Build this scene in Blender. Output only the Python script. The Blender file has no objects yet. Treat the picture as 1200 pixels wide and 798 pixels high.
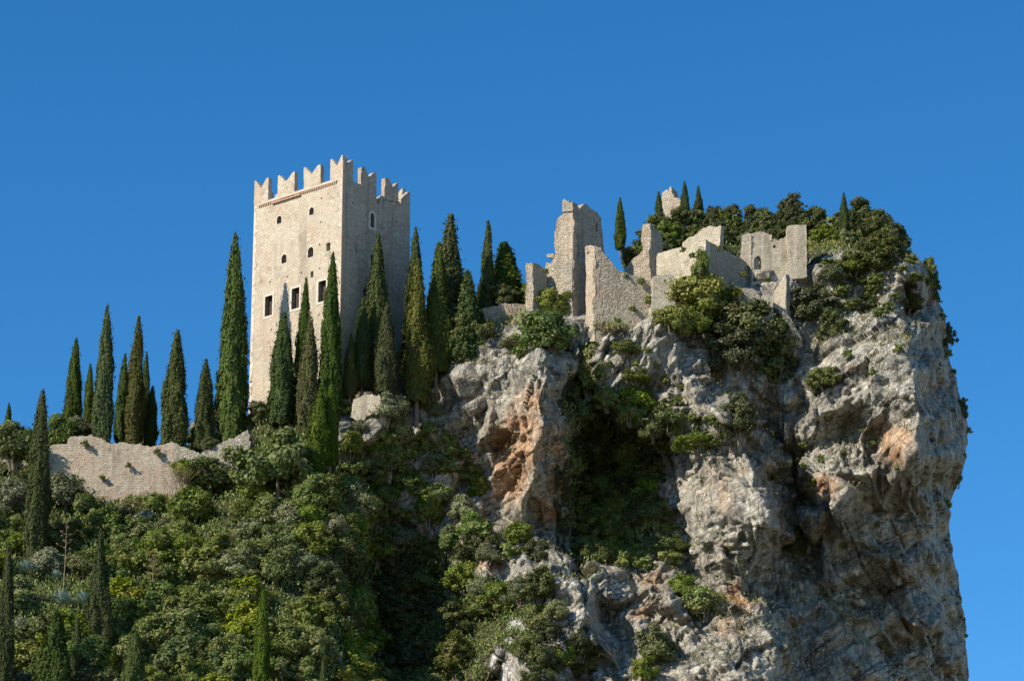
import bpy, bmesh, math, random
import numpy as np
from mathutils import Vector, Matrix
from mathutils.geometry import tessellate_polygon

# ------------------------------------------------------------------ camera, sky, sun, exposure
SC = bpy.context.scene
COL = SC.collection
R = math.radians
PITCH = 19.0
F = 3788.0
cam_d = bpy.data.cameras.new('camera')
cam = bpy.data.objects.new('camera', cam_d)
COL.objects.link(cam)
cam.location = (0, 0, 1.7)
cam.rotation_euler = (R(90 + PITCH), 0, 0)
cam_d.sensor_fit = 'HORIZONTAL'
cam_d.angle = 2 * math.atan(600 / F)
cam_d.clip_start = 0.5
cam_d.clip_end = 20000
SC.camera = cam

SUN_AZ = 57.0      # degrees to the left of the direction straight behind the camera
SUN_EL = 36.0
sd = Vector((-math.sin(R(SUN_AZ)) * math.cos(R(SUN_EL)), -math.cos(R(SUN_AZ)) * math.cos(R(SUN_EL)), math.sin(R(SUN_EL))))
sun_d = bpy.data.lights.new('sun', 'SUN')
sun_d.energy = 5.0
sun_d.angle = R(0.5)
sun_d.color = (1.0, 0.90, 0.76)
sun = bpy.data.objects.new('sun', sun_d)
COL.objects.link(sun)
sun.rotation_euler = sd.to_track_quat('Z', 'Y').to_euler()

W = bpy.data.worlds.new('World')
SC.world = W
W.use_nodes = True
nt = W.node_tree
nt.nodes.clear()
wo = nt.nodes.new('ShaderNodeOutputWorld')
bg = nt.nodes.new('ShaderNodeBackground')
sky = nt.nodes.new('ShaderNodeTexSky')
sky.sky_type = 'NISHITA'
sky.sun_disc = False
sky.sun_elevation = R(SUN_EL)
sky.sun_rotation = math.atan2(sd.x, sd.y)
sky.altitude = 2500
sky.air_density = 1.0
sky.dust_density = 0.0
sky.ozone_density = 4.0
hsv = nt.nodes.new('ShaderNodeHueSaturation')
hsv.inputs['Saturation'].default_value = 1.27
hsv.inputs['Hue'].default_value = 0.496
hsv.inputs['Value'].default_value = 1.25
nt.links.new(sky.outputs[0], hsv.inputs['Color'])
nt.links.new(hsv.outputs[0], bg.inputs['Color'])
bg.inputs['Strength'].default_value = 0.105
nt.links.new(bg.outputs[0], wo.inputs['Surface'])

SC.view_settings.view_transform = 'Standard'
SC.view_settings.look = 'None'
SC.view_settings.gamma = 1.0
SC.view_settings.use_curve_mapping = False
SC.view_settings.exposure = 0.42
SC.render.engine = 'CYCLES'
SC.cycles.max_bounces = 5
SC.cycles.diffuse_bounces = 3
SC.cycles.glossy_bounces = 2
SC.cycles.transmission_bounces = 3
SC.cycles.transparent_max_bounces = 4

# ------------------------------------------------------------------ pixel <-> world, noise
CP, SP = math.cos(R(PITCH)), math.sin(R(PITCH))

def PX(u, v, Y):
    u = np.asarray(u, float); v = np.asarray(v, float); Y = np.asarray(Y, float)
    k = Y / (F * CP - (399 - v) * SP)
    return np.stack([(u - 600) * k, Y + 0 * k, (F * SP + (399 - v) * CP) * k + 1.7], -1)

def ray(u, v):
    return Vector((u - 600, F * CP - (399 - v) * SP, F * SP + (399 - v) * CP))

def UV(p):
    x, y, z = p[..., 0], p[..., 1], p[..., 2] - 1.7
    d = y * CP + z * SP
    return 600 + F * x / d, 399 - F * (z * CP - y * SP) / d

def P1(u, v, Y):
    return Vector([float(a) for a in PX(u, v, Y)])

def hsh(ix, iy, iz, s):
    h = (ix.astype(np.int64) * 374761393 + iy.astype(np.int64) * 668265263 + iz.astype(np.int64) * 2147483647 + s * 974634777) & 0xFFFFFFFF
    h = ((h ^ (h >> 13)) * 1274126177) & 0xFFFFFFFF
    h = ((h ^ (h >> 16)) * 2246822519) & 0xFFFFFFFF
    h = h ^ (h >> 15)
    return (h & 0xFFFFFF) / float(0x1000000)

def vnoise(p, s=0):
    i = np.floor(p); f = p - i; f = f * f * (3 - 2 * f)
    i = i.astype(np.int64)
    out = 0
    for a in (0, 1):
        wa = f[:, 0] if a else 1 - f[:, 0]
        for b in (0, 1):
            wb = f[:, 1] if b else 1 - f[:, 1]
            for c in (0, 1):
                wc = f[:, 2] if c else 1 - f[:, 2]
                out = out + wa * wb * wc * hsh(i[:, 0] + a, i[:, 1] + b, i[:, 2] + c, s)
    return out * 2 - 1

def fbm(p, oct=4, s=0, gain=0.5):
    o = 0; a = 1
    for k in range(oct):
        o = o + a * vnoise(p * 2 ** k, s + k * 17)
        a *= gain
    return o

def worley(p, s=0):
    n = len(p)
    i = np.floor(p).astype(np.int64)
    F1 = np.full(n, 9e9); F2 = np.full(n, 9e9)
    vec = np.zeros((n, 3)); rnd = np.zeros((n, 4))
    for a in (-1, 0, 1):
        for b in (-1, 0, 1):
            for c in (-1, 0, 1):
                x, y, z = i[:, 0] + a, i[:, 1] + b, i[:, 2] + c
                fx = x + hsh(x, y, z, s); fy = y + hsh(x, y, z, s + 1); fz = z + hsh(x, y, z, s + 2)
                dv = np.stack([p[:, 0] - fx, p[:, 1] - fy, p[:, 2] - fz], -1)
                d = np.sqrt((dv * dv).sum(1))
                m = d < F1
                F2 = np.where(m, F1, np.minimum(F2, d))
                F1 = np.where(m, d, F1)
                vec[m] = dv[m]
                mm = np.nonzero(m)[0]
                for k in range(4):
                    rnd[mm, k] = hsh(x[mm], y[mm], z[mm], s + 5 + k)
    return F1, F2, vec, rnd

def smooth(a, b, x):
    t = np.clip((x - a) / (b - a), 0, 1)
    return t * t * (3 - 2 * t)

# ------------------------------------------------------------------ materials
def newmat(name):
    m = bpy.data.materials.new(name)
    m.use_nodes = True
    t = m.node_tree
    b = t.nodes['Principled BSDF']
    b.inputs['Specular IOR Level'].default_value = 0.25
    return m, t, b

class NB:
    def __init__(s, t): s.t = t
    def n(s, ty, **kw):
        x = s.t.nodes.new('ShaderNode' + ty)
        for k, v in kw.items(): setattr(x, k, v)
        return x
    def l(s, a, b): s.t.links.new(a, b)
    def val(s, sock, v):
        if hasattr(v, 'links'): s.l(v, sock)
        else: sock.default_value = v
    def mix(s, fac, a, b, mode='MIX'):
        x = s.n('Mix', data_type='RGBA', blend_type=mode)
        s.val(x.inputs[0], fac)
        for sk, v in ((x.inputs[6], a), (x.inputs[7], b)):
            if isinstance(v, tuple): v = v + (1,) if len(v) == 3 else v
            s.val(sk, v)
        return x.outputs[2]
    def math(s, op, a, b=0.0):
        x = s.n('Math', operation=op)
        s.val(x.inputs[0], a); s.val(x.inputs[1], b)
        return x.outputs[0]
    def ramp(s, f, a, b, c0=0.0, c1=1.0):
        x = s.n('MapRange', interpolation_type='SMOOTHSTEP')
        s.val(x.inputs[0], f)
        x.inputs[1].default_value = a; x.inputs[2].default_value = b
        x.inputs[3].default_value = c0; x.inputs[4].default_value = c1
        return x.outputs[0]
    def noise(s, vec, sc, det=4, rough=0.55, dist=0.0):
        x = s.n('TexNoise')
        s.l(vec, x.inputs['Vector'])
        x.inputs['Scale'].default_value = sc; x.inputs['Detail'].default_value = det
        x.inputs['Roughness'].default_value = rough; x.inputs['Distortion'].default_value = dist
        return x.outputs['Fac']
    def mapping(s, vec, scale=(1, 1, 1), rot=(0, 0, 0)):
        x = s.n('Mapping')
        s.l(vec, x.inputs[0]); x.inputs['Scale'].default_value = scale; x.inputs['Rotation'].default_value = rot
        return x.outputs[0]

def rock_material():
    m, t, b = newmat('limestone')
    N = NB(t)
    co = N.n('TexCoord').outputs['Object']
    at = N.n('VertexColor', layer_name='tint')
    sep = N.n('SeparateColor'); N.l(at.outputs['Color'], sep.inputs[0])
    org, earth, pale = sep.outputs[0], sep.outputs[1], sep.outputs[2]
    tilt = N.mapping(co, (1, 1, 1), (0, R(28), 0))
    big = N.noise(co, 0.09, 4, 0.6)
    mid = N.noise(tilt, 0.55, 6, 0.65, 0.6)
    fine = N.noise(tilt, 3.2, 6, 0.7)
    streak = N.noise(N.mapping(co, (1.1, 1.1, 0.10)), 1.0, 5, 0.6, 0.4)
    c = N.mix(N.ramp(mid, 0.35, 0.68), (0.41, 0.385, 0.32), (0.68, 0.64, 0.53))
    c = N.mix(N.ramp(big, 0.45, 0.70, 0, 0.6), c, (0.52, 0.42, 0.30))
    c = N.mix(N.ramp(fine, 0.54, 0.74, 0, 0.5), c, (0.74, 0.71, 0.62))
    c = N.mix(N.ramp(fine, 0.45, 0.28, 0, 0.6), c, (0.15, 0.14, 0.125))
    c = N.mix(N.ramp(streak, 0.50, 0.64, 0, 0.68), c, (0.165, 0.155, 0.14))
    lich = N.noise(co, 0.30, 6, 0.7)
    c = N.mix(N.ramp(lich, 0.51, 0.62, 0, 0.5), c, (0.22, 0.21, 0.175))
    oc = N.mix(N.ramp(mid, 0.4, 0.65), (0.56, 0.32, 0.18), (0.70, 0.51, 0.34))
    om = N.ramp(N.math('MULTIPLY', org, N.ramp(N.noise(N.mapping(co, (1, 1, .45)), 0.5, 6, 0.7), 0.3, 0.65, 0.55, 1.4)), 0.10, 0.85)
    c = N.mix(om, c, oc)
    c = N.mix(N.ramp(N.math('MULTIPLY', pale, N.ramp(streak, 0.35, 0.6, 0.2, 1.6)), 0.3, 0.9), c, (0.72, 0.70, 0.66))
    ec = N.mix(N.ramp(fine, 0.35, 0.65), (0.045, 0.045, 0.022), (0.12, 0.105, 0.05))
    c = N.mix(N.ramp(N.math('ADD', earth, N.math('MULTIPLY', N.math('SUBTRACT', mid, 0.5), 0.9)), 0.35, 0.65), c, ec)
    N.l(c, b.inputs['Base Color'])
    b.inputs['Roughness'].default_value = 0.92
    def crack(vec, sc, wd, det=5, dist=0.8):
        f = N.noise(vec, sc, det, 0.55, dist)
        return N.ramp(N.math('ABSOLUTE', N.math('SUBTRACT', f, 0.5)), 0.0, wd)
    c1 = crack(N.mapping(tilt, (0.35, 1.0, 1.6)), 0.42, 0.028)
    c2 = crack(N.mapping(tilt, (0.5, 1.0, 2.2)), 1.1, 0.05)
    c3 = crack(N.mapping(co, (1.5, 1.0, 0.30)), 0.55, 0.03)
    cell = N.n('TexVoronoi', feature='F1'); N.l(N.mapping(tilt, (0.6, 1.0, 1.9)), cell.inputs['Vector']); cell.inputs['Scale'].default_value = 0.9
    cs = N.n('SeparateColor'); N.l(cell.outputs['Color'], cs.inputs[0])
    where = N.ramp(N.noise(co, 0.2, 3, 0.6), 0.38, 0.6)
    def part(cr, lo): return N.math('SUBTRACT', 1.0, N.math('MULTIPLY', N.math('MULTIPLY', N.ramp(cr, 0, 1, 1, 0), where), 1 - lo))
    dark = N.math('MULTIPLY', N.math('MULTIPLY', part(c1, 0.35), part(c2, 0.65)), N.math('MULTIPLY', part(c3, 0.45), N.ramp(cs.outputs[1], 0, 1, 0.88, 1.08)))
    c = N.mix(1.0, c, N.n('CombineColor').outputs[0], 'MULTIPLY')
    cc = c.node.inputs[7].links[0].from_node
    for k_ in range(3): N.l(dark, cc.inputs[k_])
    N.l(c, b.inputs['Base Color'])
    h = N.math('ADD', N.math('MULTIPLY', c1, 0.5), N.math('MULTIPLY', c2, 0.3))
    h = N.math('ADD', h, N.math('MULTIPLY', c3, 0.5))
    h = N.math('ADD', h, N.math('MULTIPLY', cs.outputs[0], 0.6))
    cell2 = N.n('TexVoronoi', feature='F1'); N.l(N.mapping(tilt, (0.8, 1.0, 1.7)), cell2.inputs['Vector']); cell2.inputs['Scale'].default_value = 2.6
    cs2 = N.n('SeparateColor'); N.l(cell2.outputs['Color'], cs2.inputs[0])
    h = N.math('ADD', h, N.math('MULTIPLY', cs2.outputs[0], 0.4))
    h = N.math('ADD', h, N.math('MULTIPLY', fine, 0.8))
    h = N.math('ADD', h, N.math('MULTIPLY', N.noise(tilt, 7.0, 5, 0.75), 0.40))
    bp = N.n('Bump'); bp.inputs['Strength'].default_value = 1.0; bp.inputs['Distance'].default_value = 0.26
    N.l(h, bp.inputs['Height']); N.l(bp.outputs[0], b.inputs['Normal'])
    return m

def masonry(name, ca, cb, mortar, cell=(0.42, 0.24), warm=(0.50, 0.36, 0.27), warm_amt=0.5, dark_amt=0.4, bump=0.16, plaster=0.0, joint=0.6, coursed=False):
    m, t, b = newmat(name)
    N = NB(t)
    uv = N.n('UVMap', uv_map='UVMap').outputs[0]
    co = N.n('TexCoord').outputs['Object']
    wob = N.n('TexNoise'); N.l(uv, wob.inputs['Vector']); wob.inputs['Scale'].default_value = 1.3; wob.inputs['Detail'].default_value = 3
    vm = N.n('VectorMath', operation='MULTIPLY_ADD')
    N.l(wob.outputs['Color'], vm.inputs[0]); vm.inputs[1].default_value = (0.16, 0.16, 0); N.l(uv, vm.inputs[2])
    mp = N.mapping(vm.outputs[0], (1 / cell[0], 1 / cell[1], 1))
    v1 = N.n('TexVoronoi', feature='F1'); N.l(mp, v1.inputs['Vector']); v1.inputs['Scale'].default_value = 1; v1.inputs['Randomness'].default_value = 0.75
    v2 = N.n('TexVoronoi', feature='DISTANCE_TO_EDGE'); N.l(mp, v2.inputs['Vector']); v2.inputs['Scale'].default_value = 1; v2.inputs['Randomness'].default_value = 0.75
    sp = N.n('SeparateColor'); N.l(v1.outputs['Color'], sp.inputs[0])
    if coursed:
        br = N.n('TexBrick'); N.l(vm.outputs[0], br.inputs['Vector'])
        br.offset = 0.43; br.squash = 0.7; br.squash_frequency = 3
        for k_, v_ in (('Color1', (0, 0, 0, 1)), ('Color2', (1, 1, 1, 1)), ('Mortar', (.5, .5, .5, 1))): br.inputs[k_].default_value = v_
        br.inputs['Scale'].default_value = 1.0; br.inputs['Mortar Size'].default_value = 0.022; br.inputs['Mortar Smooth'].default_value = 0.6
        br.inputs['Brick Width'].default_value = cell[0] * 1.25; br.inputs['Row Height'].default_value = cell[1] * 1.15
        bsp = N.n('SeparateColor'); N.l(br.outputs['Color'], bsp.inputs[0])
        stone = N.math('ADD', N.math('MULTIPLY', bsp.outputs[0], 0.65), N.math('MULTIPLY', sp.outputs[0], 0.35))
    else:
        stone = sp.outputs[0]
    c = N.mix(stone, tuple(x * 0.80 for x in ca), tuple(min(.85, x * 1.08) for x in cb))
    big = N.noise(co, 0.35, 5, 0.62)
    mid = N.noise(co, 1.4, 5, 0.65)
    fine = N.noise(co, 7.0, 4, 0.7)
    c = N.mix(N.math('MULTIPLY', N.ramp(N.math('ADD', big, N.math('MULTIPLY', sp.outputs[1], 0.25)), 0.55, 0.78), warm_amt), c, warm)
    c = N.mix(N.math('MULTIPLY', N.ramp(mid, 0.52, 0.72), dark_amt), c, tuple(x * 0.42 for x in ca))
    c = N.mix(N.ramp(fine, 0.5, 0.75, 0, 0.35), c, tuple(min(1, x * 1.35) for x in cb))
    c = N.mix(N.math('MULTIPLY', N.ramp(N.noise(co, 0.55, 6, 0.7, 0.5), 0.50, 0.64), 0.30 + 0.3 * dark_amt), c, (0.40, 0.35, 0.265))
    c = N.mix(N.math('MULTIPLY', N.ramp(N.noise(N.mapping(co, (1, 1, 1.6)), 2.6, 5, 0.7, 0.3), 0.56, 0.68), 0.55), c, tuple(x * 0.5 for x in ca))
    edge = br.outputs['Fac'] if coursed else N.ramp(v2.outputs['Distance'], 0.02, 0.13, 1, 0)
    c = N.mix(N.math('MULTIPLY', edge, joint), c, mortar)
    st = N.noise(N.mapping(co, (0.9, 0.9, 0.07)), 1.0, 5, 0.6, 0.3)
    c = N.mix(N.ramp(st, 0.50, 0.70, 0, 0.6 * dark_amt + 0.12), c, tuple(x * 0.5 for x in ca))
    if plaster:
        pm = N.math('MULTIPLY', N.ramp(N.noise(co, 0.28, 5, 0.6), 0.42, 0.58), plaster)
        c = N.mix(pm, c, N.mix(mid, tuple(x * 0.93 for x in cb), tuple(x * 1.0 for x in ca)))
    N.l(c, b.inputs['Base Color'])
    b.inputs['Roughness'].default_value = 0.93
    h = N.math('ADD', N.math('SUBTRACT', 1.0, br.outputs['Fac']) if coursed else N.ramp(v2.outputs['Distance'], 0.0, 0.22), N.math('MULTIPLY', stone, 0.5))
    h = N.math('ADD', h, N.math('MULTIPLY', fine, 0.6))
    h = N.math('ADD', h, N.math('MULTIPLY', mid, 1.0))
    bp = N.n('Bump'); bp.inputs['Strength'].default_value = 0.9; bp.inputs['Distance'].default_value = bump
    N.l(h, bp.inputs['Height']); N.l(bp.outputs[0], b.inputs['Normal'])
    return m

def foliage(name, c0, c1, c2, trans=0.22, rough=0.55):
    m, t, b = newmat(name)
    N = NB(t)
    oi = N.n('ObjectInfo').outputs['Random']
    isl = N.n('NewGeometry').outputs['Random Per Island']
    co = N.n('TexCoord').outputs['Object']
    cl = N.noise(co, 0.9, 3, 0.6)
    c = N.mix(isl, c0, c1)
    c = N.mix(N.ramp(cl, 0.42, 0.66, 0, 0.75), c, c2)
    hs = N.n('HueSaturation')
    N.l(c, hs.inputs['Color'])
    N.l(N.math('ADD', 0.478, N.math('MULTIPLY', oi, 0.042)), hs.inputs['Hue'])
    N.l(N.math('ADD', 0.78, N.math('MULTIPLY', N.math('FRACT', N.math('MULTIPLY', oi, 7.3)), 0.5)), hs.inputs['Value'])
    N.l(N.math('ADD', 0.8, N.math('MULTIPLY', N.math('FRACT', N.math('MULTIPLY', oi, 3.7)), 0.35)), hs.inputs['Saturation'])
    N.l(hs.outputs[0], b.inputs['Base Color'])
    b.inputs['Roughness'].default_value = rough
    b.inputs['Specular IOR Level'].default_value = 0.3 if trans > .12 else 0.08
    if trans:
        tr = N.n('BsdfTranslucent')
        N.l(N.mix(0.6, hs.outputs[0], (0.16, 0.22, 0.03)), tr.inputs['Color'])
        ms = N.n('MixShader'); ms.inputs[0].default_value = trans
        N.l(b.outputs[0], ms.inputs[1]); N.l(tr.outputs[0], ms.inputs[2])
        N.l(ms.outputs[0], t.nodes['Material Output'].inputs['Surface'])
    return m

def simple(name, ca, cb, sc=4.0, rough=0.85, bump=0.02):
    m, t, b = newmat(name)
    N = NB(t)
    co = N.n('TexCoord').outputs['Object']
    f = N.noise(co, sc, 5, 0.65)
    N.l(N.mix(N.ramp(f, 0.3, 0.7), ca, cb), b.inputs['Base Color'])
    b.inputs['Roughness'].default_value = rough
    bp = N.n('Bump'); bp.inputs['Distance'].default_value = bump
    N.l(f, bp.inputs['Height']); N.l(bp.outputs[0], b.inputs['Normal'])
    return m

M = {}
M['rock'] = rock_material()
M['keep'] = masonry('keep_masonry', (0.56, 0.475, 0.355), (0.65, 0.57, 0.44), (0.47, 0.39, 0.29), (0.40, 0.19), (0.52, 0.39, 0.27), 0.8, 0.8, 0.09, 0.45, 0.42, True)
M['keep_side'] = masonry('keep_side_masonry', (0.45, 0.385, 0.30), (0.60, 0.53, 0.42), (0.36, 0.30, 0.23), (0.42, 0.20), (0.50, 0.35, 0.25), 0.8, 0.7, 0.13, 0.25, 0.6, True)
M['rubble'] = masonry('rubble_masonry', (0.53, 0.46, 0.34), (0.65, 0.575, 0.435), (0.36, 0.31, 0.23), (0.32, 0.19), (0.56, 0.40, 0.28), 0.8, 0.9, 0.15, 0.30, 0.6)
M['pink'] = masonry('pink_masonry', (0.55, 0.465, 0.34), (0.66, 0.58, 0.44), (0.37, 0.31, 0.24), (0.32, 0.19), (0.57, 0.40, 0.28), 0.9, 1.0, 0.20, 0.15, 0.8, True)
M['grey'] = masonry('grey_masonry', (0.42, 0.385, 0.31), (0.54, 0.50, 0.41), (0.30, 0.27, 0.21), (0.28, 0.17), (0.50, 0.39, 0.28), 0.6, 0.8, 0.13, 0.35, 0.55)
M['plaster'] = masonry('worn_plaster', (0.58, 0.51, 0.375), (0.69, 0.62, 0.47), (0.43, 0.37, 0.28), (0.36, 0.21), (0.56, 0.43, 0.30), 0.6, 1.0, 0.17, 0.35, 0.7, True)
M['pale'] = simple('dressed_stone', (0.48, 0.42, 0.33), (0.64, 0.57, 0.46), 3.0, 0.85, 0.03)
M['brick'] = simple('brick_quoins', (0.42, 0.24, 0.16), (0.60, 0.42, 0.30), 5.0, 0.9, 0.04)
M['interior_dark'] = simple('interior_dark', (0.035, 0.022, 0.016), (0.07, 0.045, 0.03), 3.0, 0.7, 0.01)  # near-black tone standing in for the shade inside the windows
M['bark'] = simple('bark', (0.12, 0.095, 0.07), (0.24, 0.20, 0.155), 6.0, 0.9, 0.03)
M['cypress'] = foliage('cypress_foliage', (0.040, 0.066, 0.014), (0.080, 0.108, 0.024), (0.068, 0.082, 0.022), 0.08, 0.85)
M['cypress_brown'] = foliage('cypress_brown_foliage', (0.052, 0.070, 0.018), (0.100, 0.108, 0.032), (0.105, 0.082, 0.034), 0.08, 0.7)
M['leaf'] = foliage('leafy_foliage', (0.085, 0.130, 0.022), (0.185, 0.235, 0.048), (0.23, 0.24, 0.065), 0.28)
M['bright'] = foliage('bright_foliage', (0.11, 0.165, 0.018), (0.23, 0.27, 0.040), (0.27, 0.26, 0.06), 0.30)
M['conifer'] = foliage('conifer_foliage', (0.034, 0.056, 0.016), (0.085, 0.105, 0.028), (0.07, 0.085, 0.026), 0.10, 0.65)
M['dark'] = foliage('dark_evergreen_foliage', (0.036, 0.056, 0.014), (0.100, 0.112, 0.028), (0.13, 0.125, 0.042), 0.14)
M['olive'] = foliage('olive_foliage', (0.13, 0.15, 0.070), (0.24, 0.25, 0.125), (0.21, 0.20, 0.09), 0.15)
M['dry'] = foliage('dry_grass', (0.17, 0.16, 0.045), (0.34, 0.29, 0.12), (0.15, 0.17, 0.05), 0.25)
M['agave'] = simple('agave_leaf', (0.16, 0.24, 0.20), (0.30, 0.38, 0.33), 2.0, 0.5, 0.0)
M['stalk'] = simple('dry_stalk', (0.16, 0.11, 0.07), (0.30, 0.20, 0.12), 4.0, 0.8, 0.01)
M['meadow'] = simple('meadow', (0.20, 0.18, 0.09), (0.34, 0.29, 0.19), 0.02, 0.95, 0.1)  # tan tone raised so the unseen valley floor bounces warm fill
M['glass'] = simple('window_glass', (0.02, 0.03, 0.04), (0.03, 0.04, 0.05), 1.0, 0.15, 0.0)

# ------------------------------------------------------------------ object helpers
def tag(o, label=None, cat=None, group=None, kind=None):
    if label: o['label'] = label
    if cat: o['category'] = cat
    if group: o['group'] = group
    if kind: o['kind'] = kind
    return o

def empty(name, loc, label, cat, group=None):
    o = bpy.data.objects.new(name, None)
    o.empty_display_size = 0.5
    o.location = loc
    COL.objects.link(o)
    return tag(o, label, cat, group)

def link(name, me, mat, parent=None, loc=None):
    """link mesh data given in WORLD coordinates; under a parent the object is offset by the parent's place"""
    o = bpy.data.objects.new(name, me)
    if mat and not me.materials: me.materials.append(mat)
    COL.objects.link(o)
    if parent is not None:
        o.parent = parent
        b = Vector((0, 0, 0)); q = parent
        while q is not None:
            b += Vector(q.location); q = q.parent
        o.location = -b if loc is None else loc
    elif loc is not None:
        o.location = loc
    return o

def np_mesh(name, V, Fc, nper=4, smooth_=False):
    me = bpy.data.meshes.new(name)
    V = np.asarray(V, np.float32); Fc = np.asarray(Fc, np.int32)
    me.vertices.add(len(V)); me.vertices.foreach_set('co', V.ravel())
    me.loops.add(Fc.size); me.loops.foreach_set('vertex_index', Fc.ravel())
    me.polygons.add(len(Fc))
    me.polygons.foreach_set('loop_start', np.arange(0, Fc.size, nper, dtype=np.int32))
    me.polygons.foreach_set('loop_total', np.full(len(Fc), nper, np.int32))
    if smooth_: me.polygons.foreach_set('use_smooth', np.ones(len(Fc), bool))
    me.update(calc_edges=True)
    return me

# ------------------------------------------------------------------ the landform
# depth (horizontal distance, metres) of the rock along lines of sight: ridges, gullies, ledges
LINES = [
 # left slope
 [(-80,540,352),(60,560,351),(130,590,350),(215,585,349),(290,560,346),(345,530,341)],
 [(-80,620,343),(60,620,343),(150,625,343),(230,610,342),(300,600,339),(370,600,337)],
 [(-80,720,330),(80,710,330),(200,700,330),(300,700,328),(370,690,331)],
 [(-80,820,316),(80,820,316),(200,820,316),(300,810,316),(370,800,320)],
 [(-80,920,302),(100,920,302),(300,920,302),(380,920,306)],
 [(-80,515,356),(0,510,356),(60,500,358),(200,505,358),(290,480,354),(330,490,350)],
 [(370,520,343),(400,500,345),(440,490,346),(400,460,350),(440,445,352),(478,400,360),(500,395,362)],
 # shaded gully right of the left slope
 [(400,600,340),(405,660,338),(400,730,332),(410,800,326),(415,920,312)],
 [(440,620,350),(440,680,351),(435,740,348),(450,800,341),(460,920,325)],
 [(480,590,350),(500,640,352),(500,700,351),(500,760,346),(520,820,338),(520,920,325)],
 [(430,560,348),(470,530,349),(460,480,350)],
 [(540,640,347),(560,700,345),(570,760,341),(590,820,335),(600,920,326)],
 [(620,680,341),(640,740,337),(620,790,334),(650,920,324)],
 [(660,650,341),(684,700,338),(682,740,337)],
 [(694,700,346),(692,740,344),(690,780,341),(700,920,329)],
 # prow with the orange face
 [(510,440,353),(530,430,350),(572,435,347),(575,470,347)],
 [(500,470,353),(530,500,351),(560,520,351),(555,560,352)],
 [(575,400,350),(610,395,347),(640,415,341),(637,440,340),(634,480,339.5),(631,520,340),(624,550,341),(618,580,343)],
 [(600,440,345),(600,470,344.5),(585,500,346)],
 [(586,515,351),(600,545,350),(606,570,349)],
 [(580,560,352),(590,600,351),(610,620,349),(640,640,347)],
 [(655,430,346),(660,470,346),(663,520,347),(666,560,349),(664,600,351)],
 [(674,425,351),(678,450,356),(684,480,358),(686,520,360.5),(688,560,360),(690,600,355.5),(680,640,350)],
 [(712,490,357),(730,520,357.5),(745,545,357.5),(730,590,354)],
 [(690,430,351),(705,452,351.5),(740,478,351.5),(770,500,350.5)],
 [(640,385,350),(660,375,351),(690,385,351),(695,400,351),(720,425,351)],
 [(560,375,358),(600,365,357),(640,360,354)],
 # rock under the ruins
 [(700,380,351),(730,385,350),(765,385,351)],
 [(740,430,352),(770,430,350),(785,400,350),(800,430,348),(822,480,345),(845,490,344)],
 [(850,495,350),(835,450,353),(840,420,352),(860,395,352),(905,400,356)],
 [(800,512,348.5),(840,525,346),(870,520,346)],
 [(785,545,353),(800,590,350.5),(805,640,348)],
 [(830,540,345),(835,600,343),(840,640,343.5)],
 [(880,550,344),(892,590,341),(900,618,340),(890,640,343)],
 [(906,560,353),(915,600,354),(908,650,354),(915,700,352)],
 [(905,450,353),(900,500,357),(930,540,358),(930,600,357),(945,660,355)],
 [(860,470,352),(880,480,354)],
 # lower middle
 [(720,640,351),(745,660,346),(770,690,343),(786,700,341)],
 [(795,705,345),(770,720,345),(745,735,342)],
 [(740,700,345),(715,720,345)],
 [(790,650,348),(820,680,346),(850,700,344),(870,690,342),(890,720,340),(903,750,338.5),(912,800,337),(915,920,330)],
 [(820,740,341),(830,790,338),(840,920,328)],
 [(730,780,339),(760,800,336),(770,920,326)],
 [(925,720,350),(930,760,350),(935,800,349),(940,920,344)],
 # right-hand buttress
 [(880,320,361),(910,330,360),(935,310,362),(960,300,362),(1000,298,362),(1050,298,361)],
 [(930,370,357),(960,350,357),(1000,350,356),(1040,345,355),(1068,330,357)],
 [(935,430,354),(960,410,353),(1000,400,351),(1040,400,348),(1066,400,347)],
 [(940,470,353),(970,460,350),(1000,455,348),(1040,450,346),(1072,450,345)],
 [(950,490,352),(990,478,349),(1030,478,347),(1074,470,344.5)],
 [(955,515,353),(990,502,351.5),(1020,502,350.5)],
 [(1030,505,348),(1045,520,345.5),(1074,515,344),(1078,530,344)],
 [(1030,548,349),(1050,552,348),(1060,560,352),(1080,560,353)],
 [(960,550,352),(975,560,348),(990,575,346),(978,600,346)],
 [(945,570,356),(958,620,353),(970,660,352)],
 [(1000,600,351),(1020,570,352),(1010,640,352)],
 [(985,625,352),(990,680,354),(1000,740,353),(1010,800,351),(1010,920,346)],
 [(1030,600,355),(1040,640,354.5),(1056,662,352),(1062,680,357),(1040,700,357)],
 [(1050,722,355),(1070,730,352.5),(1086,733,354),(1070,745,357)],
 [(1060,780,356),(1070,820,355),(1070,920,349)],
 # shaded right flank
 [(1082,340,359),(1088,380,357),(1090,430,354),(1092,480,353),(1090,530,354),(1088,600,359),(1096,660,361),(1104,740,362),(1110,820,361),(1110,920,355)],
 [(1095,340,364),(1106,400,364),(1118,470,362),(1136,500,363),(1130,545,364),(1112,590,367),(1110,630,369),(1122,690,370),(1136,790,371),(1145,920,366)],
 # hilltop behind the ruins
 [(700,350,358),(740,330,360),(765,300,366),(780,262,378),(830,262,382),(900,266,382),(950,280,376),(1000,285,372),(1050,290,368)],
 [(780,330,358),(830,320,360),(870,325,361)],
]
pts = []
for L in LINES:
    for a, b in zip(L[:-1], L[1:]):
        d = math.hypot(a[0] - b[0], a[1] - b[1])
        n = max(1, int(d / 26))
        for k in range(n):
            t = k / n
            pts.append(tuple(a[i] * (1 - t) + b[i] * t for i in range(3)))
    pts.append(L[-1])
CPT = np.array(pts)
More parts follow.
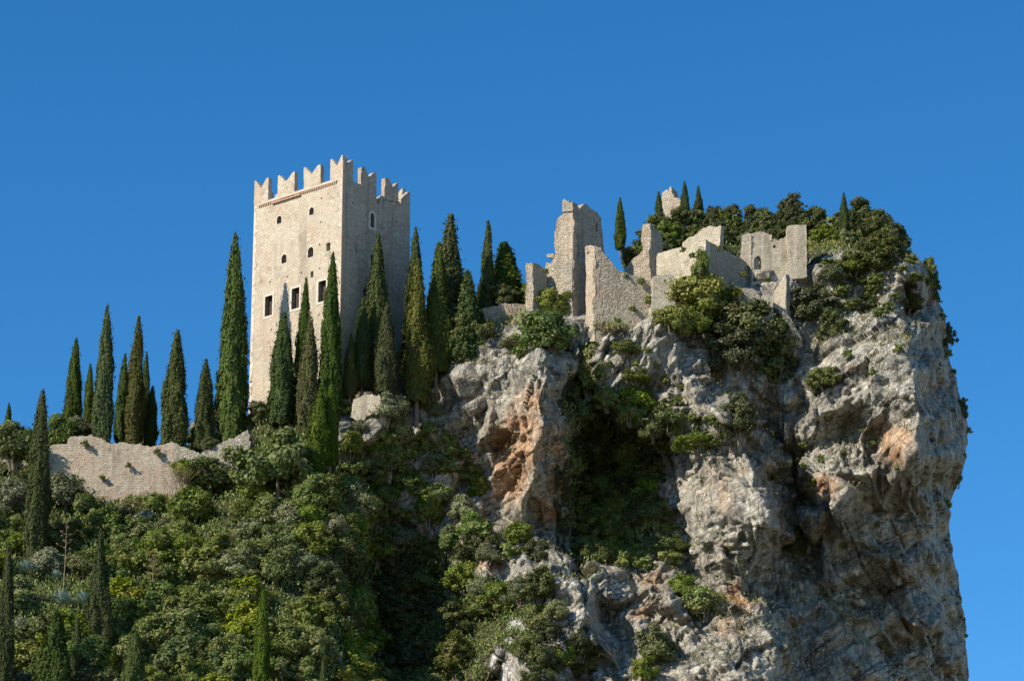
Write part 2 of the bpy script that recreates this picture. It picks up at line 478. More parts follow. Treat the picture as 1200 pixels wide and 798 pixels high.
_r = np.hypot(CPT[:, None, 0] - CPT[None, :, 0], CPT[:, None, 1] - CPT[None, :, 1])
_n = len(CPT)
_A = np.zeros((_n + 3, _n + 3))
_A[:_n, :_n] = -_r - np.eye(_n) * 1.5
_A[:_n, _n] = 1; _A[:_n, _n + 1] = CPT[:, 0] / 1000; _A[:_n, _n + 2] = CPT[:, 1] / 1000
_A[_n:, :_n] = _A[:_n, _n:].T
_w = np.linalg.solve(_A, np.concatenate([CPT[:, 2], [0, 0, 0]]))

def depth(u, v):
    u = np.asarray(u, float); v = np.asarray(v, float)
    sh = u.shape; u = u.ravel(); v = v.ravel()
    o = np.empty(len(u))
    for i in range(0, len(u), 20000):
        uu, vv = u[i:i + 20000], v[i:i + 20000]
        r = np.hypot(uu[:, None] - CPT[None, :, 0], vv[:, None] - CPT[None, :, 1])
        o[i:i + 20000] = -r @ _w[:_n] + _w[_n] + _w[_n + 1] * uu / 1000 + _w[_n + 2] * vv / 1000
    return np.clip(o, 285, 392).reshape(sh)

RIM = np.array([(-700,640),(-60,520),(0,512),(60,522),(200,525),(262,512),(300,477),(400,455),(440,412),(478,398),(520,392),(560,372),(640,358),(700,356),(740,330),
                (757,312),(772,276),(790,266),(840,266),(900,268),(945,272),(1000,276),(1040,284),(1065,292)], float)
UR = np.array([(285,1058),(292,1066),(310,1084),(330,1094),(350,1101),(375,1104),(400,1111),(430,1117),(470,1128),(500,1137),(520,1135),(545,1130),(562,1124),
               (585,1112),(610,1109),(640,1111),(680,1120),(720,1129),(760,1134),(798,1139),(850,1143),(910,1150)], float)
un = np.concatenate([np.linspace(-700, -62, 36), np.linspace(-60, 360, 190)[:-1], np.linspace(360, 1138, 500)])
NROW = 420
tt = np.linspace(0, 1, NROW)
un_top = np.where(un > 900, 900 + (un - 900) * (1065 - 900) / 238.0, un)
vtop = np.interp(un_top, RIM[:, 0], RIM[:, 1])
VV = 910 + (vtop[None, :] - 910) * tt[:, None]
UU = np.repeat(un[None, :], NROW, 0)
ur = np.interp(VV, UR[:, 0], UR[:, 1])
UU = np.where(UU > 900, 900 + (UU - 900) * (ur - 900) / 238.0, UU)
Ddep = depth(np.maximum(UU, -90), VV)
nr, nc = UU.shape
from mathutils.geometry import delaunay_2d_cdt
def tin_base(space, seed):
    """the form as a net of flat triangles with sharp creases, drawn through the ridge and gully lines"""
    rg_ = random.Random(seed); P_ = []
    keep_ = [(c[0], c[1]) for c in CPT if c[0] > 420]
    def far(p, d): return all((p[0] - o[0]) ** 2 + (p[1] - o[1]) ** 2 > d * d for o in P_)
    for p in keep_:
        if far(p, 13): P_.append(p)
    y = 225
    while y < 960:
        x = 400
        while x < 1200:
            p = (x + rg_.uniform(-.45, .45) * space, y + rg_.uniform(-.45, .45) * space * 1.2)
            if far(p, space * .62): P_.append(p)
            x += space
        y += space * 1.2
    P_ += [(360, 200), (360, 980), (1230, 200), (1230, 980)]
    zz = depth(np.array([p[0] for p in P_]), np.array([p[1] for p in P_])) 
    r_ = delaunay_2d_cdt([Vector(p) for p in P_], [], [], 0, 1e-5)
    vs = np.array([[v_.x, v_.y] for v_ in r_[0]]); src = r_[3]
    zv = np.array([zz[s_[0]] for s_ in src])
    img = np.full((800, 880), np.nan)       # v from 190, u from 355, one pixel each
    for t in r_[2]:
        A_, B_, C_ = vs[t[0]], vs[t[1]], vs[t[2]]
        x0, x1 = int(max(355, min(A_[0], B_[0], C_[0]) - 1)), int(min(1234, max(A_[0], B_[0], C_[0]) + 2))
        y0, y1 = int(max(190, min(A_[1], B_[1], C_[1]) - 1)), int(min(989, max(A_[1], B_[1], C_[1]) + 2))
        if x1 <= x0 or y1 <= y0: continue
        X, Yg = np.meshgrid(np.arange(x0, x1), np.arange(y0, y1))
        d_ = (B_[1] - C_[1]) * (A_[0] - C_[0]) + (C_[0] - B_[0]) * (A_[1] - C_[1])
        if abs(d_) < 1e-6: continue
        l0 = ((B_[1] - C_[1]) * (X - C_[0]) + (C_[0] - B_[0]) * (Yg - C_[1])) / d_
        l1 = ((C_[1] - A_[1]) * (X - C_[0]) + (A_[0] - C_[0]) * (Yg - C_[1])) / d_
        l2 = 1 - l0 - l1
        m = (l0 > -.01) & (l1 > -.01) & (l2 > -.01)
        val = l0 * zv[t[0]] + l1 * zv[t[1]] + l2 * zv[t[2]]
        sub = img[y0 - 190:y1 - 190, x0 - 355:x1 - 355]
        sub[m] = val[m]
    img = np.where(np.isnan(img), np.nanmean(img), img)
    wu = UU + 3.5 * (np.sin(VV * .11 + UU * .03)); wv = VV + 3.0 * np.sin(UU * .09 + 1.7)
    x = np.clip(wu - 355, 0, 878); y = np.clip(wv - 190, 0, 798)
    xi = x.astype(int); yi = y.astype(int); fx = x - xi; fy = y - yi
    return (img[yi, xi] * (1 - fx) * (1 - fy) + img[yi, xi + 1] * fx * (1 - fy) + img[yi + 1, xi] * (1 - fx) * fy + img[yi + 1, xi + 1] * fx * fy)
_wr = np.maximum(smooth(480, 600, UU) * smooth(400, 470, VV), smooth(925, 960, UU) * smooth(310, 360, VV))
_wp = smooth(430, 500, UU) * smooth(2, 12, VV - vtop[None, :])
_T = tin_base(46, 5)
Ddep0 = depth(np.maximum(UU, -90), VV)
Ddep0 = Ddep0 * (1 - _wp) + _T * _wp
Ddep = Ddep0 + (Ddep0 - 350.5) * (0.3 + 0.35 * smooth(905, 960, UU)) * _wr
G = PX(UU, VV, Ddep)
nr, nc = UU.shape
# normals of the undisplaced surface (smoothed)
def gnormals(G):
    du = np.gradient(G, axis=1); dv = np.gradient(G, axis=0)
    n = np.cross(du, dv)
    n /= np.linalg.norm(n, axis=2, keepdims=True) + 1e-9
    return n
nrm = gnormals(G)
if nrm[nr // 2, nc // 2, 1] > 0: nrm = -nrm
k = 8
acc = np.zeros_like(nrm)
pad = np.pad(nrm, ((k, k), (k, k), (0, 0)), mode='edge')
for a in range(0, 2 * k + 1, 2):
    for b in range(0, 2 * k + 1, 2):
        acc += pad[a:a + nr, b:b + nc]
nrm = acc / np.linalg.norm(acc, axis=2, keepdims=True)
toc = -G / np.linalg.norm(G, axis=2, keepdims=True)
dirn = nrm * 0.35 + toc * 0.75
dirn /= np.linalg.norm(dirn, axis=2, keepdims=True)

def poly_mask(u, v, poly):
    ins = np.zeros(u.shape, bool)
    n = len(poly)
    for i in range(n):
        x0, y0 = poly[i]; x1, y1 = poly[(i + 1) % n]
        c = ((y0 > v) != (y1 > v)) & (u < (x1 - x0) * (v - y0) / (y1 - y0 + 1e-9) + x0)
        ins ^= c
    return ins

def blob(u, v, L):
    m = 0
    for (cx, cy, rx, ry, a) in L:
        m = np.maximum(m, a * np.exp(-((u - cx) / rx) ** 2 - ((v - cy) / ry) ** 2)) if not np.isscalar(m) else a * np.exp(-((u - cx) / rx) ** 2 - ((v - cy) / ry) ** 2)
    return m

VEGZ = [[(-700,480),(290,490),(330,470),(380,500),(410,560),(440,610),(500,640),(545,665),(600,700),(620,740),(560,770),(540,910),(-700,910)],
        [(668,440),(700,470),(740,500),(780,530),(765,560),(760,640),(700,660),(670,640),(668,560)],
        [(770,240),(1070,240),(1040,288),(940,292),(870,300),(770,310)]]
veg = np.zeros(UU.shape)
for z in VEGZ: veg = np.maximum(veg, poly_mask(UU, VV, z).astype(float))
for _ in range(3):
    pv = np.pad(veg, 6, mode='edge')
    veg = (pv[0:nr, 6:-6] + pv[12:, 6:-6] + pv[6:-6, 0:nc] + pv[6:-6, 12:] + pv[6:-6, 6:-6]) / 5
rockamt = 1 - 0.6 * veg
q = G.reshape(-1, 3)
# frame tilted like the strata (rising to the right)
ca, sa = math.cos(R(30)), math.sin(R(30))
qs = np.stack([q[:, 0] * ca + q[:, 2] * sa, q[:, 1], -q[:, 0] * sa + q[:, 2] * ca], -1)
wob = np.stack([fbm(q * 0.12, 3, 3), fbm(q * 0.12, 3, 31), fbm(q * 0.12, 3, 57)], -1)
ORI = np.array([(0.55, 0.05), (0.30, -0.15), (-0.65, 0.05), (0.10, 0.45), (0.20, -0.50), (-0.20, -0.15)])
def facets(qq, sx, sy, sz, amp, slope, seed, crack, frame=None):
    """blocky faces: every cell is a plane of one of a few common orientations, with joints between"""
    p = qq / np.array([sx, sy, sz])
    F1, F2, vec, rn = worley(p, seed)
    d = (rn[:, 0] - 0.5) * 2 * amp
    g = ORI[(rn[:, 1] * 5.999).astype(int)] * slope * (0.6 + 0.8 * rn[:, 2:3])
    vx, vz = vec[:, 0] * sx, vec[:, 2] * sz
    d = d + np.clip(vx * g[:, 0] + vz * g[:, 1], -2.2 * amp - .1, 2.2 * amp + .1)
    d = d - crack * (1 - smooth(0.0, 0.10, F2 - F1))
    return d
qf = q.copy(); qf[:, 1] = 350 + (q[:, 1] - 350) * 0.35
qsf = qs.copy(); qsf[:, 1] = qf[:, 1]
soft = (1 - 0.5 * blob(UU, VV, [(625, 490, 60, 80, 1.0), (880, 600, 45, 60, .6), (980, 570, 40, 50, .6)])).ravel()
def tin(p2, seed):
    """angular relief: flat triangles between random heights on a jittered lattice, sharp creases"""
    x, y = p2[:, 0], p2[:, 1]
    sk = (x + y) * 0.36602540378; i = np.floor(x + sk).astype(np.int64); j = np.floor(y + sk).astype(np.int64)
    t = (i + j) * 0.2113248654; x0 = x - (i - t); y0 = y - (j - t)
    i1 = (x0 > y0).astype(np.int64); j1 = 1 - i1
    # barycentric weights in the skewed unit triangle
    a = x0 + (x0 + y0) * 0.36602540378; b_ = y0 + (x0 + y0) * 0.36602540378
    w2 = np.minimum(a, b_); w1 = np.abs(a - b_); w0 = 1 - np.maximum(a, b_)
    z = i * 0
    return (w0 * hsh(i, j, z, seed) + w1 * hsh(i + i1, j + j1, z, seed) + w2 * hsh(i + 1, j + 1, z, seed)) * 2 - 1
def saw(t, seed, power=1.0):
    i = np.floor(t).astype(np.int64); f = t - i; z = i * 0
    h = hsh(i, z, z, seed) ** power
    return h * (np.minimum(f, 0.90) / 0.90 - np.maximum(0, f - 0.90) / 0.10 - 0.45)
_dx = np.diff(G[..., 0], axis=1); _dy = np.diff(G[..., 1], axis=1)
_dS = np.concatenate([np.zeros((nr, 1)), np.sqrt(_dx ** 2 + (0.55 * np.clip(_dy, -2, 2)) ** 2)], 1)
_S = np.cumsum(_dS, 1)
_ps = np.pad(_S, ((60, 60), (0, 0)), mode='edge'); _S = sum(_ps[i_:i_ + nr] for i_ in range(0, 121, 3)) / 41
X2 = (_S - _S.mean()).ravel(); Z2 = qf[:, 2]; Y2 = qf[:, 1]
XS = X2 * ca + Z2 * sa; ZS = -(q[:, 0] + 0.25 * (q[:, 1] - 350)) * sa + Z2 * ca
w1_, w2_ = wob[:, 0], wob[:, 1]
n2 = fbm(q * 0.05, 2, 611)
rough = smooth(-0.35, 0.7, fbm(q * 0.13, 3, 207))
def P2(x, z, sx, sz, w): return np.stack([(x + w * w1_) / sx, (z + w * w2_) / sz], -1)
disp = 0.95 * tin(P2(X2, Z2, 8, 12, 1.0), 11) * soft
disp += 0.60 * tin(P2(XS, ZS, 6.0, 3.2, 0.5), 23) * (0.4 + 0.6 * soft)
disp += 0.42 * tin(P2(X2 + .3 * Z2, Z2, 2.3, 4.4, 0.25), 37)
disp += 0.30 * tin(P2(XS, ZS, 2.1, 1.0, 0.4), 41) * (0.5 + 0.7 * rough)
disp += 0.19 * tin(P2(X2, Z2, 0.85, 1.2, 0.2), 53) * (0.4 + 0.9 * rough)
disp += 0.10 * tin(P2(XS, ZS, 0.55, 0.36, 0.1), 59) * (0.3 + rough)
# vertical joints stepping back to the right, and beds stepping back underneath
vj = saw((X2 + 0.35 * Y2 * 0 + 1.6 * w1_ + 0.10 * Z2) / 4.3, 71, 1.4) * smooth(-.25, .35, fbm(q * 0.09, 2, 301))
disp += 1.15 * vj * (1 + 0.7 * smooth(850, 900, UU.ravel()))
disp += (0.45 + 0.35 * smooth(850, 900, UU.ravel())) * saw((X2 - 0.12 * Z2 + 0.9 * w2_) / 1.7, 73, 1.5) * smooth(-.2, .4, fbm(q * 0.12, 2, 311))
disp += 0.85 * saw((ZS + 0.9 * w2_) / 3.1, 79, 1.6) * smooth(-.15, .4, fbm(q * 0.08, 2, 321))
disp += 0.32 * saw((ZS + 0.4 * w1_) / 1.05, 83, 1.5) * smooth(-.2, .4, fbm(q * 0.14, 2, 331))
disp *= 1.4
disp += facets(np.stack([X2, Y2 * 0, Z2], -1) + wob * 0.6, 6.5, 9.0, 9.0, 0.40, 0.55, 111, 0.15) * soft
disp += facets(np.stack([XS, Y2 * 0, ZS], -1) + wob * 0.1, 3.4, 4.0, 1.7, 0.26, 0.9, 141, 0.12) * (.4 + .6 * rough)
disp += facets(np.stack([X2, Y2 * 0, Z2], -1) + wob * 0.1, 1.1, 1.2, 1.7, 0.085, 0.8, 131, 0.05) * (.25 + .9 * rough)
disp += fbm(q * np.array([1.2, 1.2, 1.2]), 3, 177, .6) * 0.07
disp = disp.reshape(nr, nc) * rockamt
edge = np.clip((1 - tt)[:, None] * 12, 0.25, 1)
disp = disp * edge * (1 - 0.35 * smooth(1105, 1136, un))[None, :]
G2 = G + dirn * disp[..., None]

# colour masks kept as vertex colours (where the rock itself is orange, earthy or washed pale)
org = blob(UU, VV, [(610,515,30,36,1.2),(600,550,22,40,1.1),(625,470,25,22,0.8),(512,590,16,22,0.85),(655,520,22,70,0.55),(650,600,20,40,0.5),(1048,520,26,24,0.95),(968,572,20,16,0.9),
                     (870,700,24,26,0.85),(750,722,14,9,0.9),(765,678,14,10,0.8),(1072,732,16,8,0.9),(1052,655,12,14,0.6),(715,385,22,8,0.7),(930,560,20,12,0.35),
                     (640,600,16,26,0.8),(858,735,22,26,0.5),(835,440,25,20,0.3),(1055,640,20,20,0.4),(180,600,26,8,0.4),(575,665,20,10,0.7),(780,560,30,20,0.35),(1100,470,15,40,0.35),(850,585,16,30,0.35)])
pal = blob(UU, VV, [(583,770,22,50,1.2),(610,750,14,40,0.9),(700,790,20,20,0.6),(665,680,18,40,0.7),(795,580,22,40,0.5),(1000,470,60,22,0.4),(960,520,14,60,0.5),(1070,430,20,40,0.4)])
gn = gnormals(G2)
if gn[nr // 2, nc // 2, 1] > 0: gn = -gn
up = gn[..., 2]
nz = fbm((q * 0.3), 3, 5).reshape(nr, nc)
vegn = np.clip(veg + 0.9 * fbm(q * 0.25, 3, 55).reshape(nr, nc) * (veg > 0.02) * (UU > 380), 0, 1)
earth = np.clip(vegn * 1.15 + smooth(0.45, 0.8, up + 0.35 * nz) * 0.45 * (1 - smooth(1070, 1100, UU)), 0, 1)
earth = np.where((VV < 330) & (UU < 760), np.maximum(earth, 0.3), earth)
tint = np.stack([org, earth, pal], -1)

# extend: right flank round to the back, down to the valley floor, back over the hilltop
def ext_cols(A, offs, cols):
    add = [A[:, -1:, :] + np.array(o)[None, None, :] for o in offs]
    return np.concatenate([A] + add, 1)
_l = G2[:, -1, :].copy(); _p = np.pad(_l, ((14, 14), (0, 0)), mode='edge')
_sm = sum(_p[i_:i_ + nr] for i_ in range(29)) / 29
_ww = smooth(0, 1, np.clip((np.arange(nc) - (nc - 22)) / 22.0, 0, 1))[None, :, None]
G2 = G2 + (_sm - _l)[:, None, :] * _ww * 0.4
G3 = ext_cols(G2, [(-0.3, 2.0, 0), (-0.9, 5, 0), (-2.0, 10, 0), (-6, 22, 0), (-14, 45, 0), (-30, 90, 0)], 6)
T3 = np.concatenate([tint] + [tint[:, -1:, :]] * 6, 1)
base = G3[0:1]
below = []
for k in range(1, 13):
    t = k / 12
    b_ = base.copy()
    b_[..., 2] = base[..., 2] * (1 - t) - 2 * t
    b_[..., 1] = base[..., 1] - 70 * t ** 1.2
    below.append(b_)
jj = np.linspace(0, 1, G3.shape[1])
above = []
topr = G3[-1:]
for dy, dz in ((2, 0.5), (5, 0.8), (10, 1.0), (20, 0.0), (40, -8), (80, -40), (160, None)):
    a_ = topr.copy(); a_[..., 1] += dy
    if dz is None: a_[..., 2] = -2
    else: a_[..., 2] += dz
    above.append(a_)
G4 = np.concatenate(below[::-1] + [G3] + above, 0)
T4 = np.concatenate([T3[0:1]] * 12 + [T3] + [T3[-1:]] * 7, 0)
R4, C4 = G4.shape[:2]
idx = np.arange(R4 * C4).reshape(R4, C4)
faces = np.stack([idx[:-1, :-1], idx[:-1, 1:], idx[1:, 1:], idx[1:, :-1]], -1).reshape(-1, 4)
me = np_mesh('cliff', G4.reshape(-1, 3), faces, 4, False)
ca_ = me.color_attributes.new('tint', 'FLOAT_COLOR', 'POINT')
ca_.data.foreach_set('color', np.concatenate([T4.reshape(-1, 3), np.ones((R4 * C4, 1))], 1).astype(np.float32).ravel())
cliff = link('cliff', me, M['rock'])
tag(cliff, kind='structure')

gm = np_mesh('ground', [(-4000, -2000, 0), (4000, -2000, 0), (4000, 6000, 0), (-4000, 6000, 0)], [(0, 1, 2, 3)])
tag(link('ground', gm, M['meadow']), kind='structure')

# lookup from picture position to the displaced surface
gu, gv = UV(G2.reshape(-1, 3))
BIN = 3
_bu = np.clip(((gu + 100) / BIN).astype(int), 0, 449); _bv = np.clip((gv / BIN).astype(int), 0, 319)
SURF = np.full((450, 320), -1, int)
_ord = np.argsort(-G2.reshape(-1, 3)[:, 1])
SURF[_bu[_ord], _bv[_ord]] = _ord          # nearest to the camera written last
G2f = G2.reshape(-1, 3); UPf = up.ravel(); VEGf = veg.ravel()

def surf(u, v):
    bu = int(min(max((u + 100) / BIN, 0), 449)); bv = int(min(max(v / BIN, 0), 319))
    for rr in range(0, 14):
        best = -1
        for a in range(-rr, rr + 1):
            for b in range(-rr, rr + 1):
                if max(abs(a), abs(b)) != rr: continue
                x, y = bu + a, bv + b
                if 0 <= x < 450 and 0 <= y < 320 and SURF[x, y] >= 0:
                    if best < 0 or G2f[SURF[x, y], 1] < G2f[best, 1]: best = SURF[x, y]
        if best >= 0: return G2f[best]
    return PX(u, v, float(depth(u, v)))

# ------------------------------------------------------------------ masonry helpers
class Face:
    """a vertical wall plane through one point, running along a compass direction; places traced points on it"""
    def __init__(s, u, v, Y, deg):
        s.o = P1(u, v, Y); s.d = Vector((math.cos(R(deg)), math.sin(R(deg)), 0))
        s.n = Vector((math.sin(R(deg)), -math.cos(R(deg)), 0))          # outward, toward the viewer's side
        if s.n.y > 0: s.n = -s.n
    def loc(s, u, v):
        r = ray(u, v); c = Vector((0, 0, 1.7))
        t = (s.o - c).dot(s.n) / r.dot(s.n)
        p = c + r * t
        return ((p - s.o).dot(s.d), p.z)
    def w(s, a, z, back=0.0):
        p = s.o + s.d * a - s.n * back
        return Vector((p.x, p.y, z))
    def pts(s, L): return [s.loc(u, v) for u, v in L]

def ragged(poly, step, amt, rng):
    out = []
    n = len(poly)
    for i in range(n):
        a = poly[i]; b = poly[(i + 1) % n]
        L = math.hypot(b[0] - a[0], b[1] - a[1])
        k = max(1, int(L / step))
        for j in range(k):
            t = j / k
            x = a[0] + (b[0] - a[0]) * t; z = a[1] + (b[1] - a[1]) * t
            m = amt if j else amt * 0.4
            out.append((x + rng.uniform(-m, m), z + rng.uniform(-m, m)))
            if j and amt > 0.06 and rng.random() < 0.65:      # stone-sized steps
                s_ = rng.uniform(0.5, 1.0) * step * 0.6
                out.append((out[-1][0] + (b[0] - a[0]) / L * s_ * 0.5, out[-1][1] + rng.choice((-1, 1)) * amt * 0.9))
    return out

def slab(name, face, outer, holes=(), thick=1.0, front=0.0, mat=None, parent=None, rag=0.0, seed=0, step=0.45, local=False, reveal=None):
    """a standing slab of masonry: outline and openings in wall coordinates, real thickness behind the face"""
    rng = random.Random(seed + hash(name) % 1000 if False else seed)
    O = outer if local else face.pts(outer)
    if rag > 0.05: O = ragged(O, 1.5, min(rag * 2.6, .34), rng)
    if rag > 0: O = ragged(O, step * .8, rag * .8 if rag > .05 else rag, rng)
    loops = [O] + [(h if local else face.pts(h)) for h in holes]
    vl = [[Vector((x, z, 0)) for x, z in L] for L in loops]
    tris = tessellate_polygon(vl)
    bm = bmesh.new()
    uvl = bm.loops.layers.uv.new('UVMap')
    flat = [p for L in loops for p in L]
    A = [bm.verts.new(face.w(x, z, -front)) for x, z in flat]
    B = [bm.verts.new(face.w(x, z, thick)) for x, z in flat]
    def addf(vs, uvs):
        try: f = bm.faces.new(vs)
        except ValueError: return
        for l, q_ in zip(f.loops, uvs): l[uvl].uv = q_
    off = 13.7 * (seed % 7)
    for t in tris:
        addf([A[i] for i in t], [(flat[i][0] + off, flat[i][1]) for i in t])
        addf([B[i] for i in reversed(t)], [(flat[i][0] + off, flat[i][1]) for i in reversed(t)])
    k = 0
    for L in loops:
        n = len(L)
        per = 0
        for i in range(n):
            a, b = k + i, k + (i + 1) % n
            ln = math.hypot(flat[a][0] - flat[b][0], flat[a][1] - flat[b][1])
            vert = abs(flat[a][1] - flat[b][1]) > abs(flat[a][0] - flat[b][0])
            if vert: uvs = [(off - front, flat[a][1]), (off + thick, flat[a][1]), (off + thick, flat[b][1]), (off - front, flat[b][1])]
            else: uvs = [(flat[a][0] + off, -front), (flat[a][0] + off, thick), (flat[b][0] + off, thick), (flat[b][0] + off, -front)]
            addf([A[a], B[a], B[b], A[b]], uvs)
        k += n
    bmesh.ops.recalc_face_normals(bm, faces=bm.faces)
    me = bpy.data.meshes.new(name)
    bm.to_mesh(me); bm.free()
    return link(name, me, mat, parent)

def rect(u, v, w, h): return [(u - w / 2, v - h / 2), (u + w / 2, v - h / 2), (u + w / 2, v + h / 2), (u - w / 2, v + h / 2)]

def local_rect(face, u, v, w, h, arch=False, g=0.0):
    """an upright opening in wall coordinates around a traced centre: w, h in picture pixels"""
    a, z = face.loc(u, v)
    a0, _ = face.loc(u - w / 2, v); a1, _ = face.loc(u + w / 2, v)
    if a0 > a1: a0, a1 = a1, a0
    _, z1 = face.loc(u, v - h / 2); _, z0 = face.loc(u, v + h / 2)
    a0 -= g; a1 += g; z0 -= g; z1 += g
    if not arch: return [(a0, z0), (a1, z0), (a1, z1), (a0, z1)]
    r = (a1 - a0) / 2; cx = (a0 + a1) / 2; zc = z1 - r
    L = [(a0, z0), (a1, z0)]
    for k in range(7):
        t = math.pi * k / 6
        L.append((cx + r * math.cos(t), zc + r * math.sin(t)))
    return L

def ring(name, face, outer, inner, out, depth_, mat, parent):
    return slab(name, face, outer, [inner], depth_, out, mat, parent, local=True)

def boxobj(name, face, L, back, thick, mat, parent):
    """a solid panel set back inside an opening"""
    f = face
    o = slab(name, f, L, [], back + thick, -back, mat, parent, local=True)
    return o

# ------------------------------------------------------------------ the keep
YK = 349.0
LFc = Face(401.5, 212, YK, 180 - 39.0)       # left face, runs away to the left from the near corner
RFc = Face(401.5, 212, YK, 51.0)             # right face, runs away to the right
keep = empty('castle_keep', P1(400, 470, YK + 2), 'tall square pale stone castle keep with a swallowtail battlement and rows of windows', 'castle tower')
aL = abs(LFc.loc(298.2, 235)[0]); aR = abs(RFc.loc(480.8, 240)[0])
# vertical edges are true verticals in wall coordinates
zb = P1(401, 500, YK)[2] - 6
def zL(u, v): return LFc.loc(u, v)[1]
def zR(u, v): return RFc.loc(u, v)[1]
zt = (zL(303, 236) + zL(395, 211)) / 2
TH = 1.4
LW = [(327.3,257.8,5.4,9.2,1),(365.2,247.7,5.4,9,1),(333,303.5,6,10.4,1),(364.1,295.7,6.6,12,1),(384.8,289.3,4.6,9.5,0),(365.6,321.7,3.4,7.5,0),
      (315,358.6,8.6,23,0),(346.4,349.8,9,24,0),(377.7,341.4,9,24,0)]
RW = [(436.3,258.4,4.6,17,1),(436.1,307.8,4.6,18,0),(417.8,291.8,1.6,10,0),(430.6,342,9,13,1)]
rk = random.Random(4)
putL = []
for zrow in range(7):
    for k in range(5):
        if rk.random() < 0.72:
            a = 1.0 + k * 2.5 + rk.uniform(-0.25, 0.25); z = zt - 1.9 - zrow * 2.9 + rk.uniform(-0.15, 0.15)
            putL.append((a, z))
holesL = [local_rect(LFc, *w_[:4], arch=bool(w_[4])) for w_ in LW]
holesR = [local_rect(RFc, *w_[:4], arch=bool(w_[4])) for w_ in RW]
def clear_of(a, z, Hs, m=0.55):
    for H in Hs:
        xs = [p[0] for p in H]; zs = [p[1] for p in H]
        if min(xs) - m < a < max(xs) + m and min(zs) - m < z < max(zs) + m: return False
    return True
sgL = 1 if LFc.loc(300, 235)[0] > 0 else -1
for a, z in putL:
    a *= sgL
    if clear_of(a, z, holesL): holesL.append([(a - .10, z - .11), (a + .10, z - .11), (a + .10, z + .11), (a - .10, z + .11)])
for zrow in range(6):
    for k in range(4):
        a = 1.6 + k * 2.7 + rk.uniform(-.3, .3); z = zt - 2.6 - zrow * 3.0 + rk.uniform(-.2, .2)
        if rk.random() < .6 and clear_of(a, z, holesR): holesR.append([(a - .10, z - .11), (a + .10, z - .11), (a + .10, z + .11), (a - .10, z + .11)])
# parapet outline: floors of the gaps between merlons (the right-hand gaps are broken deeper)
outL = [(0, zb), (sgL * aL, zb), (sgL * aL, zt), (0, zt)]
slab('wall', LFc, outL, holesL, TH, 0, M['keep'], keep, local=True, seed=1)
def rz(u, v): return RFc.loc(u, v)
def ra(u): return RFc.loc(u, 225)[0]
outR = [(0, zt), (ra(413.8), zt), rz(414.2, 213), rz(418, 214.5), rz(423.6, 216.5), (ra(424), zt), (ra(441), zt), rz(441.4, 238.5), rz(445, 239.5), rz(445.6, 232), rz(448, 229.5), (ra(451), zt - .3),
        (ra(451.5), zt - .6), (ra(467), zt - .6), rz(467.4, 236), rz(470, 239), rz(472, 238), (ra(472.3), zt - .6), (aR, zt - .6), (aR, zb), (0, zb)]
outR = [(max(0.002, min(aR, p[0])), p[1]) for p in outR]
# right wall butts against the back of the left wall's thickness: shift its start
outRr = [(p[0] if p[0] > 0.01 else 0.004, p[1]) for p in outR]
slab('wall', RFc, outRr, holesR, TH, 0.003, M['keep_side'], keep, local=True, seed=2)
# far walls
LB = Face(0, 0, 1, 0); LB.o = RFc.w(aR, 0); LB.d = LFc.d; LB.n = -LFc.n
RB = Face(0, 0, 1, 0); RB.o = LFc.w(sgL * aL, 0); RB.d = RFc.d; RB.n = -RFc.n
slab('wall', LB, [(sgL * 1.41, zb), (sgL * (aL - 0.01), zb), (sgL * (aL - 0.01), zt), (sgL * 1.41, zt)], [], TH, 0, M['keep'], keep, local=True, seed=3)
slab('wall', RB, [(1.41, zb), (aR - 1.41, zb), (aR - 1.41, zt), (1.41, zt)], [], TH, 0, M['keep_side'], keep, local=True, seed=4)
# roof floor inside the parapet
c0, c1, c2, c3 = LFc.w(sgL * 0.7, zt - 2.6, .7), LFc.w(sgL * (aL - .7), zt - 2.6, .7), LFc.w(sgL * (aL - .7), zt - 2.6, aR - .7), LFc.w(sgL * .7, zt - 2.6, aR - .7)
bm = bmesh.new()
lo = [bm.verts.new(c - Vector((0, 0, .3))) for c in (c0, c1, c2, c3)]; hi = [bm.verts.new(c) for c in (c0, c1, c2, c3)]
bm.faces.new(lo[::-1]); bm.faces.new(hi)
for i in range(4): bm.faces.new([lo[i], lo[(i + 1) % 4], hi[(i + 1) % 4], hi[i]])
me = bpy.data.meshes.new('roof'); bm.to_mesh(me); bm.free()
link('roof', me, M['pale'], keep)
# merlons: swallowtail
def merlon(face, Lp, mat, seed, lift=0.0):
    L = face.pts(Lp)
    return slab('merlon', face, L, [], 0.62, 0.0, mat, keep, rag=0.025, seed=seed, step=0.5, local=True)
ML = [[(298.3,None),(298.3,212.2),(300,212),(305.8,220.5),(312,209),(314.6,208.4),(314.6,None)],
      [(325.6,None),(325.6,206.5),(327.6,205.4),(335,213),(343,202),(345.2,201.2),(345.2,None)],
      [(356,None),(356,197),(358,196.2),(365.2,204.3),(372.8,193.6),(375.6,193),(375.6,None)],
      [(387,None),(387,187.2),(389,186.3),(395,195),(400.2,182.4),(401.4,181.8),(401.4,None)]]
for i, L in enumerate(ML):
    pts_ = []
    for u, v in L:
        if v is None:
            a = LFc.loc(u, 215)[0]; pts_.append((a, zt + 0.003))
        else: pts_.append(LFc.loc(u, v))
    slab('merlon', LFc, pts_, [], 0.62, 0.0, M['keep'], keep, rag=0.03, seed=20 + i, step=0.5, local=True)
